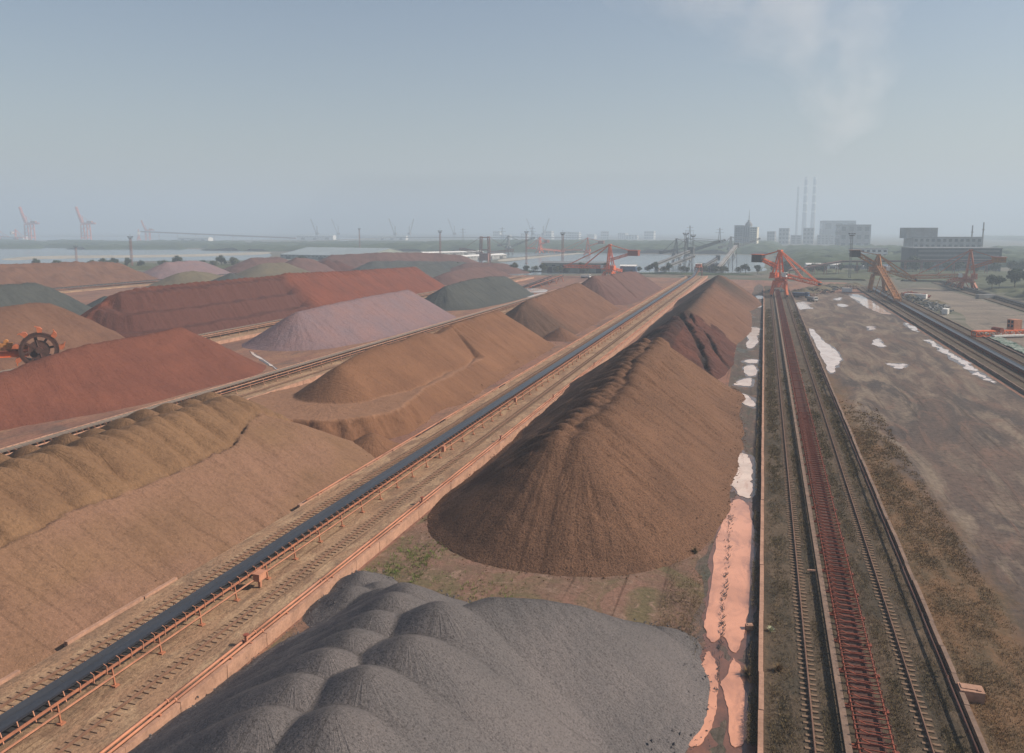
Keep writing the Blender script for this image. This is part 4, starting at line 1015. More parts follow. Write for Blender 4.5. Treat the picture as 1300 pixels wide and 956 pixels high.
    for s in (-1, 1): MB().beam(Vector((0, 0, 23)) - d * 2 + sdv * s * .8, s0.lerp(e, .55) + sdv * s, .22).build('tie_rod', s_bright, t)
    return t
reclaimer()

# ------------------------------------------------------------------ trees
def leaf_mat(name, c1, c2):
    m, nt, b = newmat(name)
    pos = nd(nt, 'ShaderNodeNewGeometry').outputs['Position']
    c = mix(nt, ramp(nt, noise(nt, pos, 0.35, 4, 0.7), 0.35, 0.65), c1, c2)
    c = mix(nt, ramp(nt, noise(nt, pos, 3.0, 3, 0.7), 0.45, 0.7), c, mix(nt, 1.0, c, (1.6, 1.6, 1.3), 'MULTIPLY'))
    nt.links.new(c, b.inputs['Base Color']); b.inputs['Roughness'].default_value = 0.8; b.inputs['Specular IOR Level'].default_value = 0.2
    return m
l_green = leaf_mat('tree_leaves', (.030, .050, .028), (.050, .068, .035))
l_olive = leaf_mat('olive_leaves', (.055, .065, .035), (.075, .08, .045))
l_dry = leaf_mat('dry_grass', (.20, .125, .065), (.13, .092, .05))
l_weed = leaf_mat('weeds', (.10, .08, .042), (.14, .10, .06))
s_bark = plain('bark', (.10, .08, .06), 0.95, 0.3, 2.0)

def tree_meshes(seed, h, r, n=900):
    rr = random.Random(seed); np.random.seed(seed)
    lobes = []
    for i in range(9):
        a = rr.uniform(0, 6.28); q = rr.uniform(0.1, 0.75) * r; lobes.append((q * math.cos(a), q * math.sin(a), h * rr.uniform(.42, .84), r * rr.uniform(.35, .6)))
    lobes.append((0, 0, h * .82, r * .5))
    vs = []; fs = []
    for i in range(n):
        lx, ly, lz, lr = rr.choice(lobes)
        v = Vector((rr.gauss(0, 1), rr.gauss(0, 1), rr.gauss(0, 1))).normalized() * lr * rr.uniform(.55, 1.08)
        p = Vector((lx, ly, lz)) + Vector((v.x, v.y, v.z * .8)); s = rr.uniform(.22, .5) * (h / 9)
        a = Vector((rr.gauss(0, 1), rr.gauss(0, 1), rr.gauss(0, .6))).normalized(); b = a.cross(Vector((rr.gauss(0, 1), rr.gauss(0, 1), rr.gauss(0, 1)))).normalized()
        k = len(vs); vs += [p - a * s - b * s * .6, p + a * s - b * s * .5, p + a * s * .8 + b * s * .7, p - a * s * .7 + b * s * .6]; fs.append((k, k + 1, k + 2, k + 3))
    me = bpy.data.meshes.new('crown'); me.from_pydata([tuple(v) for v in vs], [], fs); me.update()
    b = MB(); b.tube((0, 0, -.2), (0, 0, h * .5), .22 * h / 9, 8, .13 * h / 9)
    for lx, ly, lz, lr in lobes[:6]: b.tube((0, 0, h * rr.uniform(.25, .45)), (lx * .8, ly * .8, lz - lr * .2), .10 * h / 9, 6, .04 * h / 9)
    return me, b.mesh('trunk')
kinds = []
for sdd, h, r, mt in ((1, 9, 4.2, l_green), (2, 10.5, 4.0, l_green), (3, 8, 4.6, l_olive), (4, 12, 4.6, l_green)):
    a, b = tree_meshes(sdd, h, r); a.materials.append(mt); b.materials.append(s_bark); kinds.append((a, b))
def tree(x, y, s, rz, k, label, group):
    t = empty('tree', (x, y, 0), rz, label, 'tree', group); t.scale = (s, s, s * random.uniform(.85, 1.15))
    link('crown', kinds[k][0], None, t); link('trunk', kinds[k][1], None, t)
    return t
rt = random.Random(5)
def row(pts, step, dj, smin, smax, label, group, ks=(0, 1, 2)):
    for (a, b) in zip(pts[:-1], pts[1:]):
        L = math.hypot(b[0] - a[0], b[1] - a[1]); n = max(1, int(L / step))
        for i in range(n):
            t = (i + rt.random() * .6) / n
            tree(a[0] + (b[0] - a[0]) * t + rt.uniform(-dj, dj), a[1] + (b[1] - a[1]) * t + rt.uniform(-dj, dj), rt.uniform(smin, smax), rt.uniform(0, 6), rt.choice(ks), label, group)
row([(-330, 700), (-250, 720), (-165, 728), (-120, 738)], 8, 4, .7, 1.15, 'dark bushy tree on the near river bank, left of the long conveyor', 'trees along the river bank left of the conveyor')
row([(-112, 742), (-60, 748), (-4, 752)], 7, 4, .7, 1.1, 'dark bushy tree on the river bank between long conveyor and orange stacker', 'trees along the river bank right of the conveyor')
row([(-440, 745), (-330, 760)], 11, 7, .9, 1.3, 'dark tree behind the long purple grey pile', 'trees behind the purple grey pile')
row([(-700, 620), (-560, 690), (-470, 760)], 11, 8, .9, 1.3, 'dark tree between the lagoon and the sandy brown pile', 'trees in front of the lagoon')
row([(6, 765), (70, 790), (140, 815), (240, 840), (330, 860)], 7.5, 12, .8, 1.3, 'dense green tree of the belt behind the right hand stackers', 'trees behind the right hand stackers', (0, 1, 3))
row([(145, 600), (190, 640), (260, 700), (330, 760)], 8, 9, .8, 1.25, 'dense green tree right of the orange stacker at the right edge', 'trees at the right edge', (0, 1, 3))
row([(146, 470), (150, 520), (158, 570)], 8, 4, .55, .85, 'dark bush beside the conveyor behind the gravel yard', 'bushes behind the gravel yard', (0, 2))

# woods that read as one mass
def wood(name, x0, x1, y0, y1, h, res, seed, mat, mask=None, amp=.45):
    xs = np.arange(x0, x1, res); ys = np.arange(y0, y1, res); X, Y = np.meshgrid(xs, ys)
    Z = h * (0.78 + amp * fbm(X / 16, Y / 16, seed, 4) + .22 * fbm(X / 90, Y / 90, seed + 3, 2))
    e = np.minimum(np.minimum(X - x0, x1 - X), np.minimum(Y - y0, y1 - Y)) / 30
    Z = Z * np.clip(e + .6 * fbm(X / 40, Y / 40, seed + 7, 3), 0, 1) ** .4
    if mask is not None: Z = np.where(mask(X, Y), Z, -1)
    me = grid_mesh(name, X, Y, np.maximum(Z, -.5), Z > .5, np.stack([X, Y], -1), np.zeros(X.shape))
    o = link(name, me, mat); tag(o, kind='stuff'); return o
wood('far_woodland', -760, 40, 1385, 2100, 15, 6, 71, l_green)
wood('far_woodland', 20, 900, 905, 1700, 12, 5, 72, l_green, lambda X, Y: fbm(X / 120, Y / 120, 5, 3) > -.15)
wood('far_woodland', 330, 1100, 620, 1000, 12, 5, 73, l_green)
wood('far_woodland', 900, 4200, 1300, 4200, 16, 22, 74, l_green)
wood('far_woodland', -2600, -700, 1320, 2100, 10, 9, 75, l_green, lambda X, Y: (fbm(X / 160, Y / 90, 6, 3) > .05) & (Y > -0.55 * X + 420) | (X > -900) & (Y > 1250 - 0.35 * (X + 900)))
wood('undergrowth', 20, 330, 690, 860, 3.0, 2.5, 76, l_olive, lambda X, Y: fbm(X / 25, Y / 25, 8, 3) > -.1)
wood('undergrowth', 140, 380, 440, 740, 3.0, 2.5, 77, l_olive, lambda X, Y: (fbm(X / 25, Y / 25, 9, 3) > -.2) & (X > 141 + (Y - 440) * .02))
wood('undergrowth', -430, -6, 735, 752, 2.5, 1.5, 78, l_green)
wood('undergrowth', -760, -470, 600, 760, 4.0, 3, 79, l_olive, lambda X, Y: (Y < 1150 + .62 * X * 1.0 + 10) & (Y > 1020 + .62 * X))

# ------------------------------------------------------------------ weeds on the rail strips
def tufts(name, regions, n, h, mat, seed, spread=.25, blades=5):
    rs = np.random.RandomState(seed); vs = []; fs = []
    k = 0
    for (x0, x1, y0, y1, wgt) in regions:
        m = int(n * wgt)
        # denser close to the camera, patchy
        y = y0 + (y1 - y0) * rs.rand(m * 3) ** 1.6; x = x0 + (x1 - x0) * rs.rand(m * 3)
        keep = fbm(x / 1.6, y / 4.5, seed, 4) * .8 + rs.rand(m * 3) * .9 > .55
        ex = np.minimum(x - x0, x1 - x) / min(1.2, (x1 - x0) / 3); ey = np.minimum((y - y0) / 4 + .3, (y1 - y) / ((y1 - y0) * .45))
        keep &= rs.rand(m * 3) < np.clip(np.minimum(ex + .15, ey) + fbm(x / 2, y / 6, seed + 4, 2) * .6, 0, 1)
        x, y = x[keep][:m], y[keep][:m]
        for px, py in zip(x, y):
            hh = h * rs.uniform(.4, 1.3) * (1 + max(0, (py - 120) / 160))
            for b in range(blades):
                a = rs.rand() * 6.283; r = spread * rs.rand(); bx, by = px + r * math.cos(a), py + r * math.sin(a)
                lx, ly = math.cos(a) * hh * .5, math.sin(a) * hh * .5; w_ = .018 + .03 * hh + max(0, py - 90) * .0004
                vs += [(bx - w_ * math.sin(a), by + w_ * math.cos(a), .02), (bx + w_ * math.sin(a), by - w_ * math.cos(a), .02), (bx + lx, by + ly, .02 + hh)]
                fs.append((k, k + 1, k + 2)); k += 3
    me = bpy.data.meshes.new(name); me.from_pydata(vs, [], fs); me.update()
    o = link(name, me, mat); tag(o, kind='stuff'); return o
g1 = tufts('weeds', [(2.0, 4.6, 52, 420, .26), (6.1, 7.3, 52, 240, .07), (11.4, 13.2, 52, 240, .12), (14.8, 16.8, 52, 420, .24), (-9, -4.4, 64, 98, .04), (.3, 1.1, 60, 250, .10)], 52000, .17, l_weed, 5, .3, 4)
g1.location.z = .36
tufts('dry_grass', [(18.2, 26, 52, 200, .55), (2.0, 4.6, 52, 200, .12), (14.8, 16.8, 52, 200, .1), (-9, -4.4, 64, 98, .04), (-6.5, -4.5, 108, 215, .13)], 42000, .18, l_dry, 6, .3, 4)
tufts('weeds', [(-43.5, -36, 79, 92, .6), (-36, -24, 76, 84, .2), (-6.5, -4.5, 110, 200, .2)], 1500, .3, leaf_mat('fresh_weeds', (.10, .15, .03), (.13, .14, .05)), 7)
rs_ = np.random.RandomState(3); b = MB()
for i in range(170):
    yy = 66 + 46 * rs_.rand(); xx = -2.3 - .012 * (yy - 66) + .28 * rs_.randn() * .6; a = rs_.rand() * 6.28; l = .15 + .5 * rs_.rand()
    b.beam((xx, yy, .15), (xx + l * math.cos(a) * .4, yy + l, .17 + .1 * rs_.rand()), .02 + .035 * rs_.rand())
o = b.build('debris', s_dark); tag(o, kind='stuff')
def bush(x, y, z, s, label, mt=l_dry):
    rr = random.Random(int(x * 31 + y)); b = MB()
    for i in range(140):
        a = rr.uniform(0, 6.28); e = rr.uniform(.25, 1.5); l = s * rr.uniform(.5, 1.1); w_ = .05
        dx, dy, dz = math.cos(a) * math.cos(e) * l, math.sin(a) * math.cos(e) * l, math.sin(e) * l
        b.add([(-w_ * math.sin(a), w_ * math.cos(a), 0), (w_ * math.sin(a), -w_ * math.cos(a), 0), (dx, dy, dz)], [(0, 1, 2)])
    o = b.build('grass_tussock', mt); o.location = (x, y, z); tag(o, label, 'tussock'); return o
bush(.2, 70.6, .05, 1.0, 'pale dry tussock left of the long kerb wall at the bottom edge')
bush(2.9, 71.6, .36, .9, 'dry tussock just right of the long kerb wall at the bottom edge')
bush(2.3, 79.0, .36, .6, 'small white flowering tussock right of the long kerb wall', leaf_mat('pale_flower', (.55, .55, .45), (.3, .32, .2)))
bush(-6.6, 97.4, .0, .9, 'small green tussock at the right foot of the large brown pile', l_weed)
for i, (x, y, z, dx, dy, dz, rz, lab) in enumerate([(.2, 79.5, .25, .7, .6, .5, .3, 'small pale block left of the long kerb wall'), (6.9, 94.5, .75, .95, .3, .1, .05, 'pale loose sleeper stub left of the empty conveyor frame')]):
    o = MB().box((0, 0, 0), (dx, dy, dz)).box((.05, 0, dz * .5 + .03), (dx * .7, dy * .6, .06)).build('concrete_block', s_conc); o.location = (x, y, z); o.rotation_euler.z = rz; tag(o, lab, 'block')

# ------------------------------------------------------------------ light masts
def mast(label, x, y, h, mt=s_dusk, group='floodlight masts', heads=8):
    t = empty('light_mast', (x, y, 0), 0, label, 'light mast', group)
    MB().truss((0, 0, 0), (0, 0, h * .93), 1.5, 1.5, int(h / 2.4), .22).box((0, 0, .4), (3, 3, .8)).build('lattice_pole', mt, t)
    MB().tube((0, 0, h * .93), (0, 0, h * .95), 2.1, 14).tube((0, 0, h * .97), (0, 0, h * .975), 2.3, 14).build('platform', s_dark, t)
    hd = MB().box((0, 0, 0), (.8, .5, .8)).mesh('floodlight'); hd.materials.append(s_dark)
    for i in range(heads):
        a = 6.283 * i / heads; o = link('floodlight', hd, None, t, loc=(2.3 * math.cos(a), 2.3 * math.sin(a), h * .96 + .5)); o.rotation_euler.z = a
    MB().tube((0, 0, h * .97), (0, 0, h * 1.06), .08, 5).build('lightning_rod', s_dark, t)
    return t
mast('pinkish lattice light mast between the grey roof and the river, leftmost tall one', -705, 1316, 44)
mast('dark topped lattice light mast left of the lattice portal machine', -367, 884, 40)
mast('pinkish lattice light mast right of the lattice portal machine', -269, 914, 39)
mast('slender lattice light mast over the trees left of the red orange stacker', -196, 797, 38)
mast('tall dark light mast over the river, left one of a close pair', -68, 744, 38, s_grey)
mast('grey light mast over the river, right one of a close pair', -66, 800, 36, s_grey)
mast('thin orange light mast in front of the lagoon at the left', -617, 665, 34)
mast('short orange light mast standing by the sandbank at the left edge', -828, 800, 20)
mast('thin grey light mast left of the sloping feeder of the ochre stacker', 67.5, 700, 38, s_grey)

# ------------------------------------------------------------------ buildings
def shed(label, x, y, rz, L, W, H, wallm, roofm, ridge_h=2.0, doors=3, cat='shed', name='warehouse', win=True, group=None):
    t = empty(name, (x, y, 0), rz, label, cat, group)
    b = MB().box((0, 0, H / 2), (L, W, H)); b.add([(-L / 2, -W / 2, H), (-L / 2, W / 2, H), (-L / 2, 0, H + ridge_h), (L / 2, -W / 2, H), (L / 2, W / 2, H), (L / 2, 0, H + ridge_h)], [(0, 2, 1), (3, 4, 5)])
    b.build('wall', wallm, t)
    o_ = .6; b = MB()
    for s in (-1, 1):
        b.add([(-L / 2 - o_, s * (W / 2 + o_), H - .05), (L / 2 + o_, s * (W / 2 + o_), H - .05), (L / 2 + o_, 0, H + ridge_h + .15), (-L / 2 - o_, 0, H + ridge_h + .15),
               (-L / 2 - o_, s * (W / 2 + o_), H + .2), (L / 2 + o_, s * (W / 2 + o_), H + .2), (L / 2 + o_, 0, H + ridge_h + .4), (-L / 2 - o_, 0, H + ridge_h + .4)],
              [(0, 1, 2, 3), (7, 6, 5, 4), (0, 4, 5, 1), (1, 5, 6, 2), (2, 6, 7, 3), (3, 7, 4, 0)])
    b.build('roof', roofm, t)
    for i in range(doors):
        MB().box((-L / 2 + (i + .5) * L / doors, -W / 2 - .06, H * .3), (L / doors * .3, .12, H * .6)).build('door', s_dark, t)
    if win:
        n = max(2, int(L / 7))
        for i in range(n):
            MB().box((-L / 2 + (i + .5) * L / n, -W / 2 - .05, H * .75), (L / n * .45, .1, H * .16)).build('window', s_glass, t)
    return t
shed('low grey green building with a row of windows behind the red orange stacker', -170, 742, R(4), 62, 16, 9, s_green_wall, s_grey, 1.2, 4, cat='building', name='building')
shed('small blue and white hut beside the red orange stacker', -118, 735, 0, 14, 9, 7, s_blue, s_white, 1.0, 2, cat='hut', name='hut', win=False)
shed('grey warehouse with a broad pale roof behind the rust red pile', -560, 1010, R(-12), 150, 110, 6, s_green_wall, s_roofg, 9, 5, name='warehouse')
shed('long white roofed shed left of the lattice portal machine', -385, 985, R(77), 230, 14, 5, s_concg, s_white, 1.5, 8)
shed('second long white roofed shed, behind the first by the river', -470, 1180, R(60), 120, 12, 5, s_concg, s_white, 1.5, 5)
shed('small white shed beside the leftmost tall light mast', -735, 1290, R(10), 26, 12, 6, s_white, s_white, 1.5, 2)
shed('small orange hut beside the lattice portal machine', -340, 880, R(10), 8, 6, 6.5, s_orange, s_white, 1.0, 1, cat='hut', name='hut', win=False)
shed('flat dark roofed canopy among the trees by the long conveyor', -49, 815, 0, 26, 14, 6.5, s_navy, s_dark, .6, 3, cat='canopy', name='canopy', win=False)
shed('low white roofed shed in the woods behind the bright orange stacker', 60, 900, R(8), 34, 12, 4, s_white, s_white, 1.2, 2)
shed('low pale shed in the woods between the two middle stackers', 110, 890, R(8), 26, 10, 3.6, s_concg, s_white, 1.2, 2)

def block(label, x, y, rz, L, W, H, wallm, floors, bays, cat='building', name='building', group=None, top=None, parapet=True, bandm=None):
    t = empty(name, (x, y, 0), rz, label, cat, group)
    MB().box((0, 0, H / 2), (L, W, H)).build('wall', wallm, t)
    if parapet: MB().box((0, 0, H + .5), (L + .8, W + .8, 1.0)).build('roof', s_grey, t)
    fh = H / floors; wm = {}
    for face, ln, off in ((0, L, W), (1, W, L)):
        nb = max(2, int(bays * ln / L))
        for f in range(floors):
            for s in ((-1,) if face == 0 else (-1, 1)):
                for i in range(nb if floors * nb <= 50 else 0):
                    c_ = -ln / 2 + (i + .5) * ln / nb; sz = ln / nb * .55
                    if face == 0: MB().box((c_, s * (off / 2 + .06), (f + .55) * fh), (sz, .12, fh * .5)).build('window', s_glass, t)
                    elif floors * bays <= 40: MB().box((s * (off / 2 + .06), c_, (f + .55) * fh), (.12, sz, fh * .5)).build('window', s_glass, t)
                if floors * nb > 50:
                    d_ = (ln * .94, .14, fh * .42) if face == 0 else (.14, ln * .94, fh * .42)
                    p_ = (0, s * (off / 2 + .07), (f + .55) * fh) if face == 0 else (s * (off / 2 + .07), 0, (f + .55) * fh)
                    MB().box(p_, d_).build('window_band', bandm or s_glass, t)
    if top: MB().box(top[0], top[1]).build('roof_room', wallm, t)
    return t
# tower block with spire
t = empty('tower_block', (-34, 1660, 0), R(-8), 'tall grey tower block with dome, spire and one face coloured as sunlit, beyond the river', 'tower')
MB().box((-13, 4, 24), (18, 24, 48)).box((-13, 4, 48.6), (19, 25, 1.2)).build('side_wing', s_facade, t)
ct = MB().box((2, 0, 23), (12, 26, 46)).box((2, 0, 46.5), (13, 27, 1)).build('central_wing', s_facade, t)
cr = MB().box((15, 2, 22.5), (14, 24, 45)).box((15, 2, 45.5), (15, 25, 1)).build('sunlit_wing', s_sunlit, t)
for f in range(12):
    MB().box((15, -10.1, 3 + f * 3.6), (13, .3, 1.3)).build('window_band', s_glass, cr)
    MB().box((-13, -8.1, 3 + f * 3.7), (15, .3, 1.5)).build('window_band', s_glass, t)
for i in range(4): MB().box((9.6 + i * 3.6, -10.4, 22.5), (.9, .5, 45)).build('pilaster', s_sunlit, cr)
for i in range(4): MB().box((-20 + i * 4.6, -8.4, 24), (.8, .5, 48)).build('pilaster', s_facade, t)
for i in range(3): MB().box((-2 + i * 3.8, -13.2, 23), (1.6, .4, 44)).build('glass_strip', s_glass, ct)
MB().tube((4, 2, 47), (4, 2, 52), 7, 16).tube((4, 2, 52), (4, 2, 57), 7, 16, 2.5).tube((4, 2, 57), (4, 2, 59), 2.5, 10).build('dome', s_grey, t, False)
MB().tube((4, 2, 59), (4, 2, 80), .8, 8, .2).box((4, 2, 66), (2, 2, .6)).build('spire', s_grey, t)

block('dark clad building with long window bands at the right, behind the gravel yard', 176, 885, R(10), 78, 40, 22, s_navy, 5, 12, bandm=s_grey)
block('light grey works building with two small chimneys behind the dark clad building', 226, 1190, R(8), 84, 40, 30, s_concg, 4, 12, top=((-30, 0, 36), (38, 30, 14)))
block('tall pale block of the works left of the light grey building', 175, 1800, R(8), 60, 40, 50, s_concg, 3, 4)
block('square grey boiler house of the works, tallest and farthest back', 205, 2550, R(5), 90, 60, 66, s_facade, 2, 3)
block('low white hall beside the works', 128, 1120, R(8), 40, 30, 16, s_white, 3, 6)
for i, (x, y, h, lab) in enumerate([(262, 1195, 46, 'thin steel stack on the light grey works building, left one'), (276, 1200, 50, 'thin steel stack on the light grey works building, right one')]):
    o = MB().tube((0, 0, 0), (0, 0, h), 1.1, 10, .8).tube((0, 0, h * .8), (0, 0, h * .82), 1.7, 10).build('stack', s_grey); o.location = (x, y, 0); tag(o, lab, 'stack')
labs = ['leftmost', 'second from the left', 'third from the left', 'fourth from the left', 'fifth from the left', 'sixth from the left', 'seventh from the left', 'eighth from the left', 'ninth from the left', 'tenth from the left', 'eleventh from the left', 'rightmost']
rb = random.Random(9)
for i in range(12):
    u = -1150 + i * 62; y = 3450 + rb.uniform(-80, 80)
    block('hazy white block on the far bank, %s of the row' % labs[i], u, y, rb.uniform(-.3, .3), rb.uniform(30, 52), 25, rb.uniform(16, 36), s_white, 3, 4, name='apartment_block', cat='building', group='hazy white blocks on the far bank')
for i in range(7):
    block('faint grey block behind the tower, %s of its group' % labs[i], 20 + i * 34, 2450 + rb.uniform(-60, 60), rb.uniform(-.2, .2), rb.uniform(20, 34), 20, rb.uniform(22, 46), s_concg, 4, 3, name='apartment_block', cat='building', group='faint grey blocks behind the tower')

# chimneys of the power works
ms = []
for i, (x, y, h, r0, lab) in enumerate([(155, 4330, 256, 5.5, 'slender far chimney, leftmost of the three in the haze'), (189, 4290, 300, 10.0, 'tall banded chimney in the haze, middle of the three'), (229, 4280, 300, 9.5, 'tall banded chimney in the haze, rightmost of the three and smoking')]):
    t = empty('chimney', (x, y, 0), 0, lab, 'chimney', 'chimneys in the haze')
    b = MB()
    for k in range(12): b.tube((0, 0, h * k / 12), (0, 0, h * (k + 1) / 12), r0 * (1.25 - .45 * k / 12), 20, r0 * (1.25 - .45 * (k + 1) / 12))
    b.build('shaft', s_facade, t, False)
    for k in (.42, .56, .7, .84, .96):
        rr_ = r0 * (1.25 - .45 * k) + .6; MB().tube((0, 0, h * k), (0, 0, h * (k + .03)), rr_, 20).build('band', s_white if i else s_grey, t)

# ------------------------------------------------------------------ inclined galleries and trestle bridge
def gallery(label, p, q, mt, n=4, wd=3.0, hh=2.6, head=None):
    t = empty('conveyor_gallery', (p[0], p[1], 0), 0, label, 'conveyor gallery', 'raised conveyor galleries')
    p = Vector(p); q = Vector(q) - Vector((p.x, p.y, 0)); p = Vector((0, 0, p.z))
    MB().beam(p, q, wd, hh).build('gallery_box', mt, t)
    d = (q - p); sdv = Vector((-d.y, d.x, 0)).normalized()
    for s in (-1, 1): MB().beam(p + sdv * s * (wd / 2 + .15) + Vector((0, 0, hh * .1)), q + sdv * s * (wd / 2 + .15) + Vector((0, 0, hh * .1)), .12, .9).build('window_band', s_dark, t)
    for i in range(1, n + 1):
        e = p.lerp(q, i / (n + .3))
        if e.z - hh / 2 < 1.5: continue
        b = MB()
        for s in (-1, 1): b.beam((e.x + sdv.x * s * 2.4, e.y + sdv.y * s * 2.4, 0), (e.x + sdv.x * s * 1.2, e.y + sdv.y * s * 1.2, e.z - hh / 2), .5)
        b.beam((e.x + sdv.x * 2.1, e.y + sdv.y * 2.1, e.z * .3), (e.x - sdv.x * 1.4, e.y - sdv.y * 1.4, e.z * .8), .3)
        b.build('trestle', mt, t)
    if head: MB().box((q.x, q.y, q.z), head).build('head_house', mt, t)
    return t
gallery('grey inclined gallery rising to the pair of light masts over the river, upper one', (-108, 776, 3), (-72, 850, 19), s_grey, 4, head=(6, 7, 7))
gallery('grey inclined gallery rising to the pair of light masts over the river, lower one', (-96, 764, 2), (-66, 815, 14), s_grey, 3)
gallery('pale inclined gallery climbing towards the tower block behind the farthest pile', (-41, 770, 3), (-27, 868, 24), s_concg, 4, head=(5, 6, 6))
gallery('short grey inclined gallery crossing beside the pale one', (-56, 790, 4), (-42, 806, 13), s_grey, 2, head=(4, 4, 5))
gallery('rusty level gallery crossing the woods behind the right hand stackers, left run', (22, 735, 5), (66, 760, 12.5), s_dusk, 4, 2.2, 1.6)
gallery('rusty level gallery crossing the woods behind the right hand stackers, right run', (66, 760, 12.5), (190, 790, 13.5), s_dusk, 9, 2.2, 1.6)
gallery('long red conveyor gallery sloping down to the quay beyond the lagoon', (-2250, 2480, 34), (-1630, 2560, 10), s_dusk, 8, 6, 5)
gallery('long low dark gallery starting behind the grey warehouse and rising to the right', (-1270, 1990, 6), (-1230, 2560, 14), s_grey, 10, 5, 3)
gallery('long dark gallery on trestles along the far water, right of the rising one', (-1230, 2560, 14), (-620, 2800, 14), s_grey, 16, 5, 3)
gallery('low orange gallery on the ground left of the red orange stacker', (-150, 520, 1.6), (-150, 610, 4.5), s_orange, 4, 1.6, .8)
gallery('second low brown gallery beside the low orange one', (-156, 510, 1.6), (-160, 615, 4), s_dusk, 4, 1.6, .8)

# ------------------------------------------------------------------ harbour cranes
def ship_crane(label, x, y, rz, s=1.0, group='ship to shore cranes of the far quay', up=True):
    t = empty('harbour_crane', (x, y, 0), rz, label, 'crane', group); t.scale = (s, s, s)
    for sx in (-13, 13):
        for sy in (-9, 9): MB().beam((sx, sy, 0), (sx, sy * .8, 62), 3.4).build('leg', s_bright, t)
    b = MB()
    for sy in (-8.5, 8.5): b.beam((-13, sy, 20), (13, sy, 20), 2.8); b.beam((-13, sy, 60), (13, sy, 60), 2); b.beam((-13, sy, 20), (13, sy, 60), 1.2); b.beam((-13, sy, 4), (13, sy, 20), 1)
    for sx in (-13, 13): b.beam((sx, -8.5, 44), (sx, 8.5, 44), 2.8); b.beam((sx, -8.5, 12), (sx, 8.5, 12), 2.8)
    b.build('cross_bracing', s_bright, t)
    MB().truss((-14, 0, 64), (42, 0, 64), 6, 5, 8, 1.5).build('rear_girder', s_bright, t)
    MB().box((20, 0, 69), (20, 9, 8)).build('machine_house', s_orange, t)
    MB().truss((-15, 0, 66), (-34, 0, 124), 5, 5, 9, 1.7).build('boom', s_bright, t)
    MB().beam((-6, -4, 62), (-12, 0, 92), 1.4).beam((-6, 4, 62), (-12, 0, 92), 1.4).beam((-12, 0, 92), (26, 0, 66), .7).beam((-12, 0, 92), (-26, 0, 100), .7).build('apex_frame', s_bright, t)
    return t
k = ship_crane('pale red harbour crane with its boom raised, at the far left', -2590, 2300, R(6))
dup(k, None, (-2400, 2370, 0), label='pale red harbour crane with its boom raised, second from the left')
o = dup(k, None, (-2290, 2560, 0), rz=R(20), label='smaller hazy harbour crane right of the two with raised booms'); o.scale = (.62, .62, .62)
mq = stacker('red ship loader with two white domes on the quay at the left edge', -2380, 2060, -15, 60, 16, 14, 42, 22, 30, s_bright, cwcol=s_white, cwsize=(10, 9, 9))
dup(mq, None, (-2720, 2280, 0), rz=R(10), label='faint red ship loader farther along the quay at the far left')
dup(mq, None, (-2060, 2260, 0), rz=R(150), label='dull red ship loader with a pale weight box right of the harbour cranes')

def jib_crane(label, x, y, rz, s=1.0):
    t = empty('jib_crane', (x, y, 0), rz, label, 'crane', 'faint jib cranes on the horizon'); t.scale = (s, s, s)
    for sx in (-5, 5):
        for sy in (-5, 5): MB().beam((sx, sy, 0), (sx * .4, sy * .4, 22), 1.2).build('leg', s_facade, t)
    MB().box((2, 0, 26), (12, 8, 8)).build('cab', s_facade, t)
    MB().truss((-2, 0, 28), (-22, 0, 82), 2.4, 2.4, 10, .6).build('jib', s_facade, t)
    MB().truss((2, 0, 30), (2, 0, 54), 3, 3, 5, .6).beam((2, 0, 54), (-18, 0, 74), .5).build('mast', s_facade, t)
    return t
k = jib_crane('faint jib crane on the horizon left of the pinkish lattice mast', -1640, 2720, .2)
for x, y, rz, lab in ((-1560, 2740, .4, 'faint jib crane on the horizon just right of the pinkish lattice mast'), (-1330, 2760, .1, 'faint jib crane on the horizon between two tall light masts, left one'), (-1300, 2830, 2.8, 'faint jib crane on the horizon between two tall light masts, right one'), (-1130, 2860, .3, 'faint jib crane on the horizon behind the dark topped mast'), (-830, 2900, .3, 'faint jib crane on the horizon above the second mast from the portal, left one'), (-780, 2880, 2.9, 'faint jib crane on the horizon above the second mast from the portal, right one')):
    dup(k, None, (x, y, 0), rz=rz, label=lab)

# quay warehouses seen through the haze
for i, (x, y, L_, H_, lab) in enumerate([(-1900, 2350, 120, 12, 'pale hall on the quay with an ochre gable'), (-1750, 2900, 160, 16, 'long hazy hall on the far quay, left'), (-1430, 2950, 120, 14, 'long hazy hall on the far quay, right'), (-2900, 2450, 220, 12, 'long hazy hall behind the harbour cranes')]):
    shed(lab, x, y, R(5), L_, 30, H_, s_white, s_roofg, 4, 3, group='halls on the quay')

# pylons far
def pylon(x, y, h, lab):
    t = empty('pylon', (x, y, 0), .3, lab, 'pylon', 'power pylons far behind')
    MB().beam((-3, -3, 0), (-.5, -.5, h), .6).beam((3, -3, 0), (.5, -.5, h), .6).beam((3, 3, 0), (.5, .5, h), .6).beam((-3, 3, 0), (-.5, .5, h), .6).build('lattice_body', s_grey, t)
    MB().beam((-8, 0, h * .8), (8, 0, h * .8), .5).beam((-6, 0, h * .93), (6, 0, h * .93), .5).build('cross_arm', s_grey, t)
for x, y, h, lab in ((-430, 1500, 46, 'faint pylon on the far bank left of the first pink stacker'), (-540, 1650, 46, 'faint pylon on the far bank right of the portal machine'), (-130, 1500, 48, 'faint pylon behind the grey raised arm'), (-80, 1560, 44, 'faint pylon between the pair of masts and the tower block'), (-650, 1700, 44, 'faint pylon left of the portal machine')): pylon(x, y, h, lab)

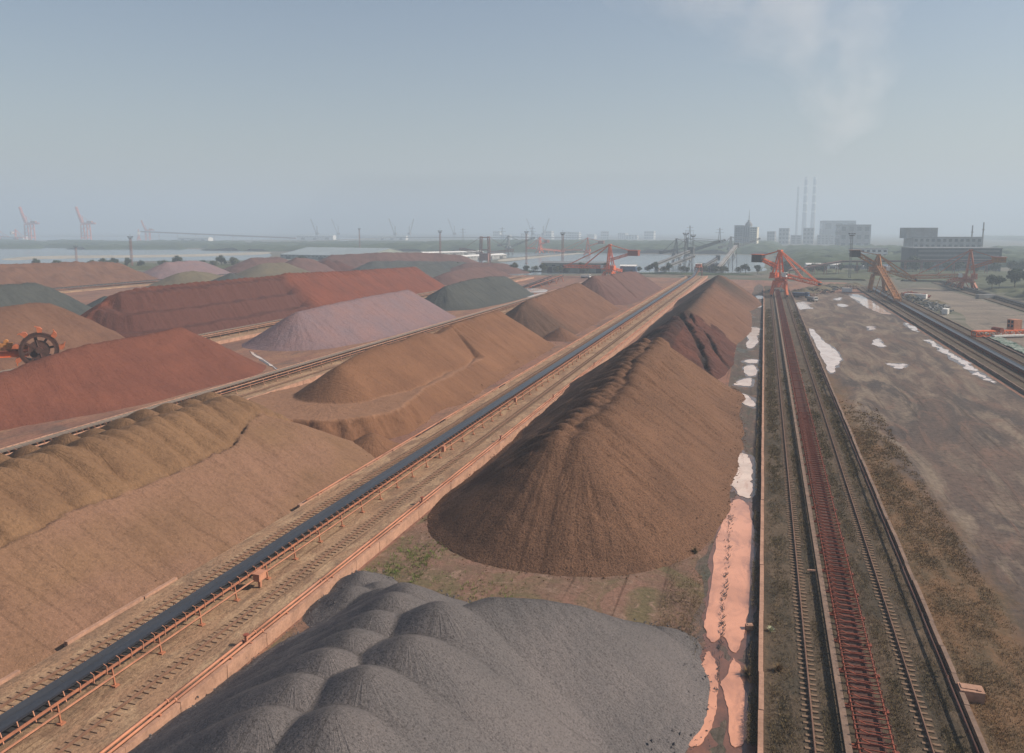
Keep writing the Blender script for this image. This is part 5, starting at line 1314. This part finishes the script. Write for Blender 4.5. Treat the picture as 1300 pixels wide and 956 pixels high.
# ------------------------------------------------------------------ vehicles and yard clutter
def truck(label, x, y, rz, cabm, bodym, s=1.0, name='dump_truck', cat='truck'):
    t = empty(name, (x, y, 0), rz, label, cat, 'vehicles in the yard'); t.scale = (s, s, s)
    MB().box((0, 0, .95), (2.2, 8.2, .35)).build('chassis', s_dark, t)
    cb = MB().box((0, -3.2, 1.95), (2.5, 1.9, 1.9)).box((0, -3.2, 2.97), (2.3, 1.7, .12)).build('cab', cabm, t)
    MB().box((0, -4.17, 2.3), (2.1, .06, .8)).build('windscreen', s_glass, cb)
    MB().add([(-1.25, -2, 1.2), (1.25, -2, 1.2), (1.25, 4.2, 1.2), (-1.25, 4.2, 1.2), (-1.4, -2.1, 2.7), (1.4, -2.1, 2.7), (1.4, 4.5, 2.7), (-1.4, 4.5, 2.7)], [(3, 2, 1, 0), (0, 1, 5, 4), (1, 2, 6, 5), (2, 3, 7, 6), (3, 0, 4, 7), (4, 5, 6, 7)]).build('tipper_body', bodym, t)
    for sx in (-1.1, 1.1):
        for sy in (-3.1, 1.6, 3.0): MB().tube((sx - .15, sy, .5), (sx + .15, sy, .5), .5, 14).build('wheel', s_dark, t)
    return t
truck('blue tipper truck beside the bright orange stacker', 22.5, 505, R(70), s_blue, s_blue, 1.1)
truck('small white truck parked behind the end of the pond side puddles', 27.5, 480, R(30), s_white, s_grey, .9)
truck('white truck on the flat ground left of the red orange stacker', -141, 655, R(75), s_white, s_white, 1.0)
def container(label, x, y, rz, mt, L=12.2):
    t = empty('shipping_container', (x, y, 0), rz, label, 'container', 'containers in the yard')
    b = MB().box((0, 0, 1.4), (2.4, L, 2.5))
    for i in range(int(L / .6)):
        for s in (-1, 1): b.box((s * 1.22, -L / 2 + .4 + i * .6, 1.4), (.05, .25, 2.2))
    b.build('container_body', mt, t)
    for s in (-1, 1): MB().box((s * .58, -L / 2 - .04, 1.4), (1.08, .07, 2.3)).build('door', mt, t)
container('pale grey container beside the dark conveyor behind the gravel yard', 125.5, 528, R(-60), s_concg)
container('white container with a yellow end among the scrap left of the gravel yard', 84.5, 425, R(-20), s_white, 5)
container('low white container among the scrap behind the gravel yard', 87, 520, R(60), s_white)
container('white container beside the feeder of the ochre stacker', 53, 560, R(80), s_white, 6)

def scrap(label, x, y, rx, ry, h, n, seed, mats, cat='scrap heap'):
    rr = random.Random(seed); b = MB()
    for i in range(n):
        a = rr.uniform(0, 6.28); q = math.sqrt(rr.random()); px, py = x + rx * q * math.cos(a), y + ry * q * math.sin(a); z = h * (1 - q) * rr.random()
        b.beam((px, py, z + .1), (px + rr.uniform(-2.4, 2.4), py + rr.uniform(-2.4, 2.4), z + rr.uniform(.1, .9)), rr.uniform(.15, .9), rr.uniform(.1, .6))
    o = b.build('scrap', rr.choice(mats)); o['kind'] = 'stuff'; return o
for i, (x, y, rx, ry, n) in enumerate([(34, 560, 12, 22, 130), (27, 520, 5, 16, 70), (45, 590, 10, 18, 90), (84, 500, 5, 45, 160), (88, 470, 5, 22, 90), (86, 445, 4, 16, 60), (90, 540, 8, 22, 90), (58, 600, 8, 14, 80), (10, 545, 9, 10, 70)]):
    scrap('', x, y, rx, ry, 2.0, n, 60 + i, [s_redrust, s_dark, s_concb, s_navy, s_ochre, s_grey][i % 6:][:2])
for i, (x, y, h) in enumerate([(36, 575, 3.2), (26, 545, 2.6), (47, 600, 3.0), (85, 520, 2.4), (88, 480, 2.2), (60, 615, 3)]):
    pile('low dark heap of sweepings behind the brown field, %s' % ['second from the left', 'leftmost', 'middle', 'behind the scrap', 'among the scrap', 'beside the ochre stacker'][i], [(x, y, h), (x + 4, y + 6, h * .8), (x - 5, y + 3, h * .6)], m_olive, tan=.4, res=.5, lump=.8, seed=80 + i, group='low heaps of sweepings')

# red floating plant parked beside the green netting
t = empty('dismantled_machine', (90.5, 341, 0), R(-62), 'bright red dismantled machine with a pale red cab beside the green netting', 'machine')
MB().truss((0, -16, 1.6), (0, 12, 1.6), 2.4, 1.8, 10, .35).beam((0, -16, 2.6), (0, 12, 2.6), 2.2, .2).build('girder', s_bright, t)
MB().box((0, 13, 2.2), (5.5, 7, 2.4)).box((0, 13, 3.7), (4.0, 5, .8)).build('deck_house', s_bright, t)
c_ = MB().box((-1.2, 2.2, 4.6), (3.4, 3.4, 3.8)).build('cab', s_pinkish, t)
for dx in (-.8, .8):
    for dz in (-.7, .8): MB().box((-1.2 + dx, .46, 4.8 + dz), (1.0, .1, 1.0)).build('window', s_glass, c_)
MB().beam((-1.4, 8, 3), (-1.4, 9.5, 9), .6).beam((1.4, 8, 3), (1.4, 9.5, 9), .6).beam((-1.4, 9.5, 8.8), (1.4, 9.5, 8.8), .6).beam((0, 12, 3), (0, 9.5, 8.6), .4).build('a_frame', s_redrust, t)
MB().tube((-2.2, -6, 2.9), (2.2, -6, 2.9), .9, 14).build('winch_drum', s_redrust, t)
MB().box((2.6, -3, .9), (1.4, 14, .6)).build('pontoon', s_white, t)
xs = np.arange(0, 4.6, .35); ys = np.arange(0, 60.01, .5); X, Y = np.meshgrid(xs, ys)
Z = .35 + .45 * (fbm(X / 1.4, Y / 2, 90, 4) + .4)
me = grid_mesh('debris_netting', X + 81.5 + Y * .0, Y + 290, np.maximum(Z, .1), Z > .12); o = link('debris_netting', me, s_green); tag(o, 'crumpled green and white netting strip in front of the red machine', 'netting')

# ------------------------------------------------------------------ smoke
m = bpy.data.materials.new('smoke'); m.use_nodes = True; nt = m.node_tree; nt.nodes.clear()
pv = nt.nodes.new('ShaderNodeVolumePrincipled'); out = nt.nodes.new('ShaderNodeOutputMaterial')
pos = nd(nt, 'ShaderNodeNewGeometry').outputs['Position']
n_ = noise(nt, pos, 0.005, 4, 0.55, 0.4)
mr = nd(nt, 'ShaderNodeMapRange'); mr.inputs['From Min'].default_value = .40; mr.inputs['From Max'].default_value = .75; mr.inputs['To Max'].default_value = .00042
nt.links.new(n_, mr.inputs['Value']); sp_ = nd(nt, 'ShaderNodeSeparateXYZ'); nt.links.new(pos, sp_.inputs[0])
hg = nd(nt, 'ShaderNodeMapRange'); hg.inputs['From Min'].default_value = 330; hg.inputs['From Max'].default_value = 820; hg.inputs['To Min'].default_value = 5.0; hg.inputs['To Max'].default_value = 1.0
nt.links.new(sp_.outputs['Z'], hg.inputs['Value'])
mm = nd(nt, 'ShaderNodeMath', operation='MULTIPLY'); nt.links.new(mr.outputs['Result'], mm.inputs[0]); nt.links.new(hg.outputs['Result'], mm.inputs[1])
nt.links.new(mm.outputs[0], pv.inputs['Density'])
pv.inputs['Color'].default_value = (.97, .97, .97, 1); pv.inputs['Anisotropy'].default_value = .2
nt.links.new(pv.outputs['Volume'], out.inputs['Volume'])
pth = [(231, 4280, 332, 11), (279, 4280, 417, 44), (344, 4293, 534, 78), (377, 4306, 716, 134), (312, 4332, 898, 164), (156, 4358, 1080, 209), (-52, 4384, 1236, 246), (-247, 4423, 1392, 269), (-429, 4475, 1575, 284)]
Pp = []
for i in range(len(pth) - 1):
    for k in range(6):
        t_ = k / 6; Pp.append([pth[i][j] + (pth[i + 1][j] - pth[i][j]) * t_ for j in range(4)])
Pp.append(list(pth[-1])); Pp = [[a_, b_, c_, d_ * (1.0 + .5 * min(1, i_ / 10))] for i_, (a_, b_, c_, d_) in enumerate(Pp)]
for fk in (.35, .6, .85, 1.1, 1.35):
    me = bpy.data.meshes.new('smoke_plume'); bm = bmesh.new(); rings = []
    for i, (x, y, z, r) in enumerate(Pp):
        ring = []
        for j in range(28):
            a = 6.283 * j / 28; rr_ = r * fk * (1 + .55 * float(fbm(np.array([math.cos(a) * 1.6 + i * .33]), np.array([math.sin(a) * 1.6 + i * .21]), 95, 3)[0]))
            ring.append(bm.verts.new((x + rr_ * math.cos(a), y + rr_ * math.sin(a), max(z, 331 + .4 * fk) + (0 if i == 0 else .25 * rr_ * math.cos(a)) * (1 if z > 560 else 0))))
        rings.append(ring)
    for a, b in zip(rings[:-1], rings[1:]):
        for j in range(28): bm.faces.new((a[j], a[(j + 1) % 28], b[(j + 1) % 28], b[j]))
    bm.faces.new(rings[0][::-1]); bm.faces.new(rings[-1])
    bmesh.ops.recalc_face_normals(bm, faces=bm.faces)
    bm.to_mesh(me); bm.free(); o = link('smoke_plume', me, m); tag(o, kind='stuff')
# ------------------------------------------------------------------ haze
m = bpy.data.materials.new('haze'); m.use_nodes = True; nt = m.node_tree; nt.nodes.clear()
pv = nt.nodes.new('ShaderNodeVolumePrincipled'); out = nt.nodes.new('ShaderNodeOutputMaterial')
pv.inputs['Color'].default_value = (.62, .755, .90, 1); pv.inputs['Density'].default_value = 0.00042; pv.inputs['Anisotropy'].default_value = 0.1
nt.links.new(pv.outputs['Volume'], out.inputs['Volume'])
o = MB().box((0, 7600, 164), (23000, 16300, 331)).build('haze', m); tag(o, kind='stuff')
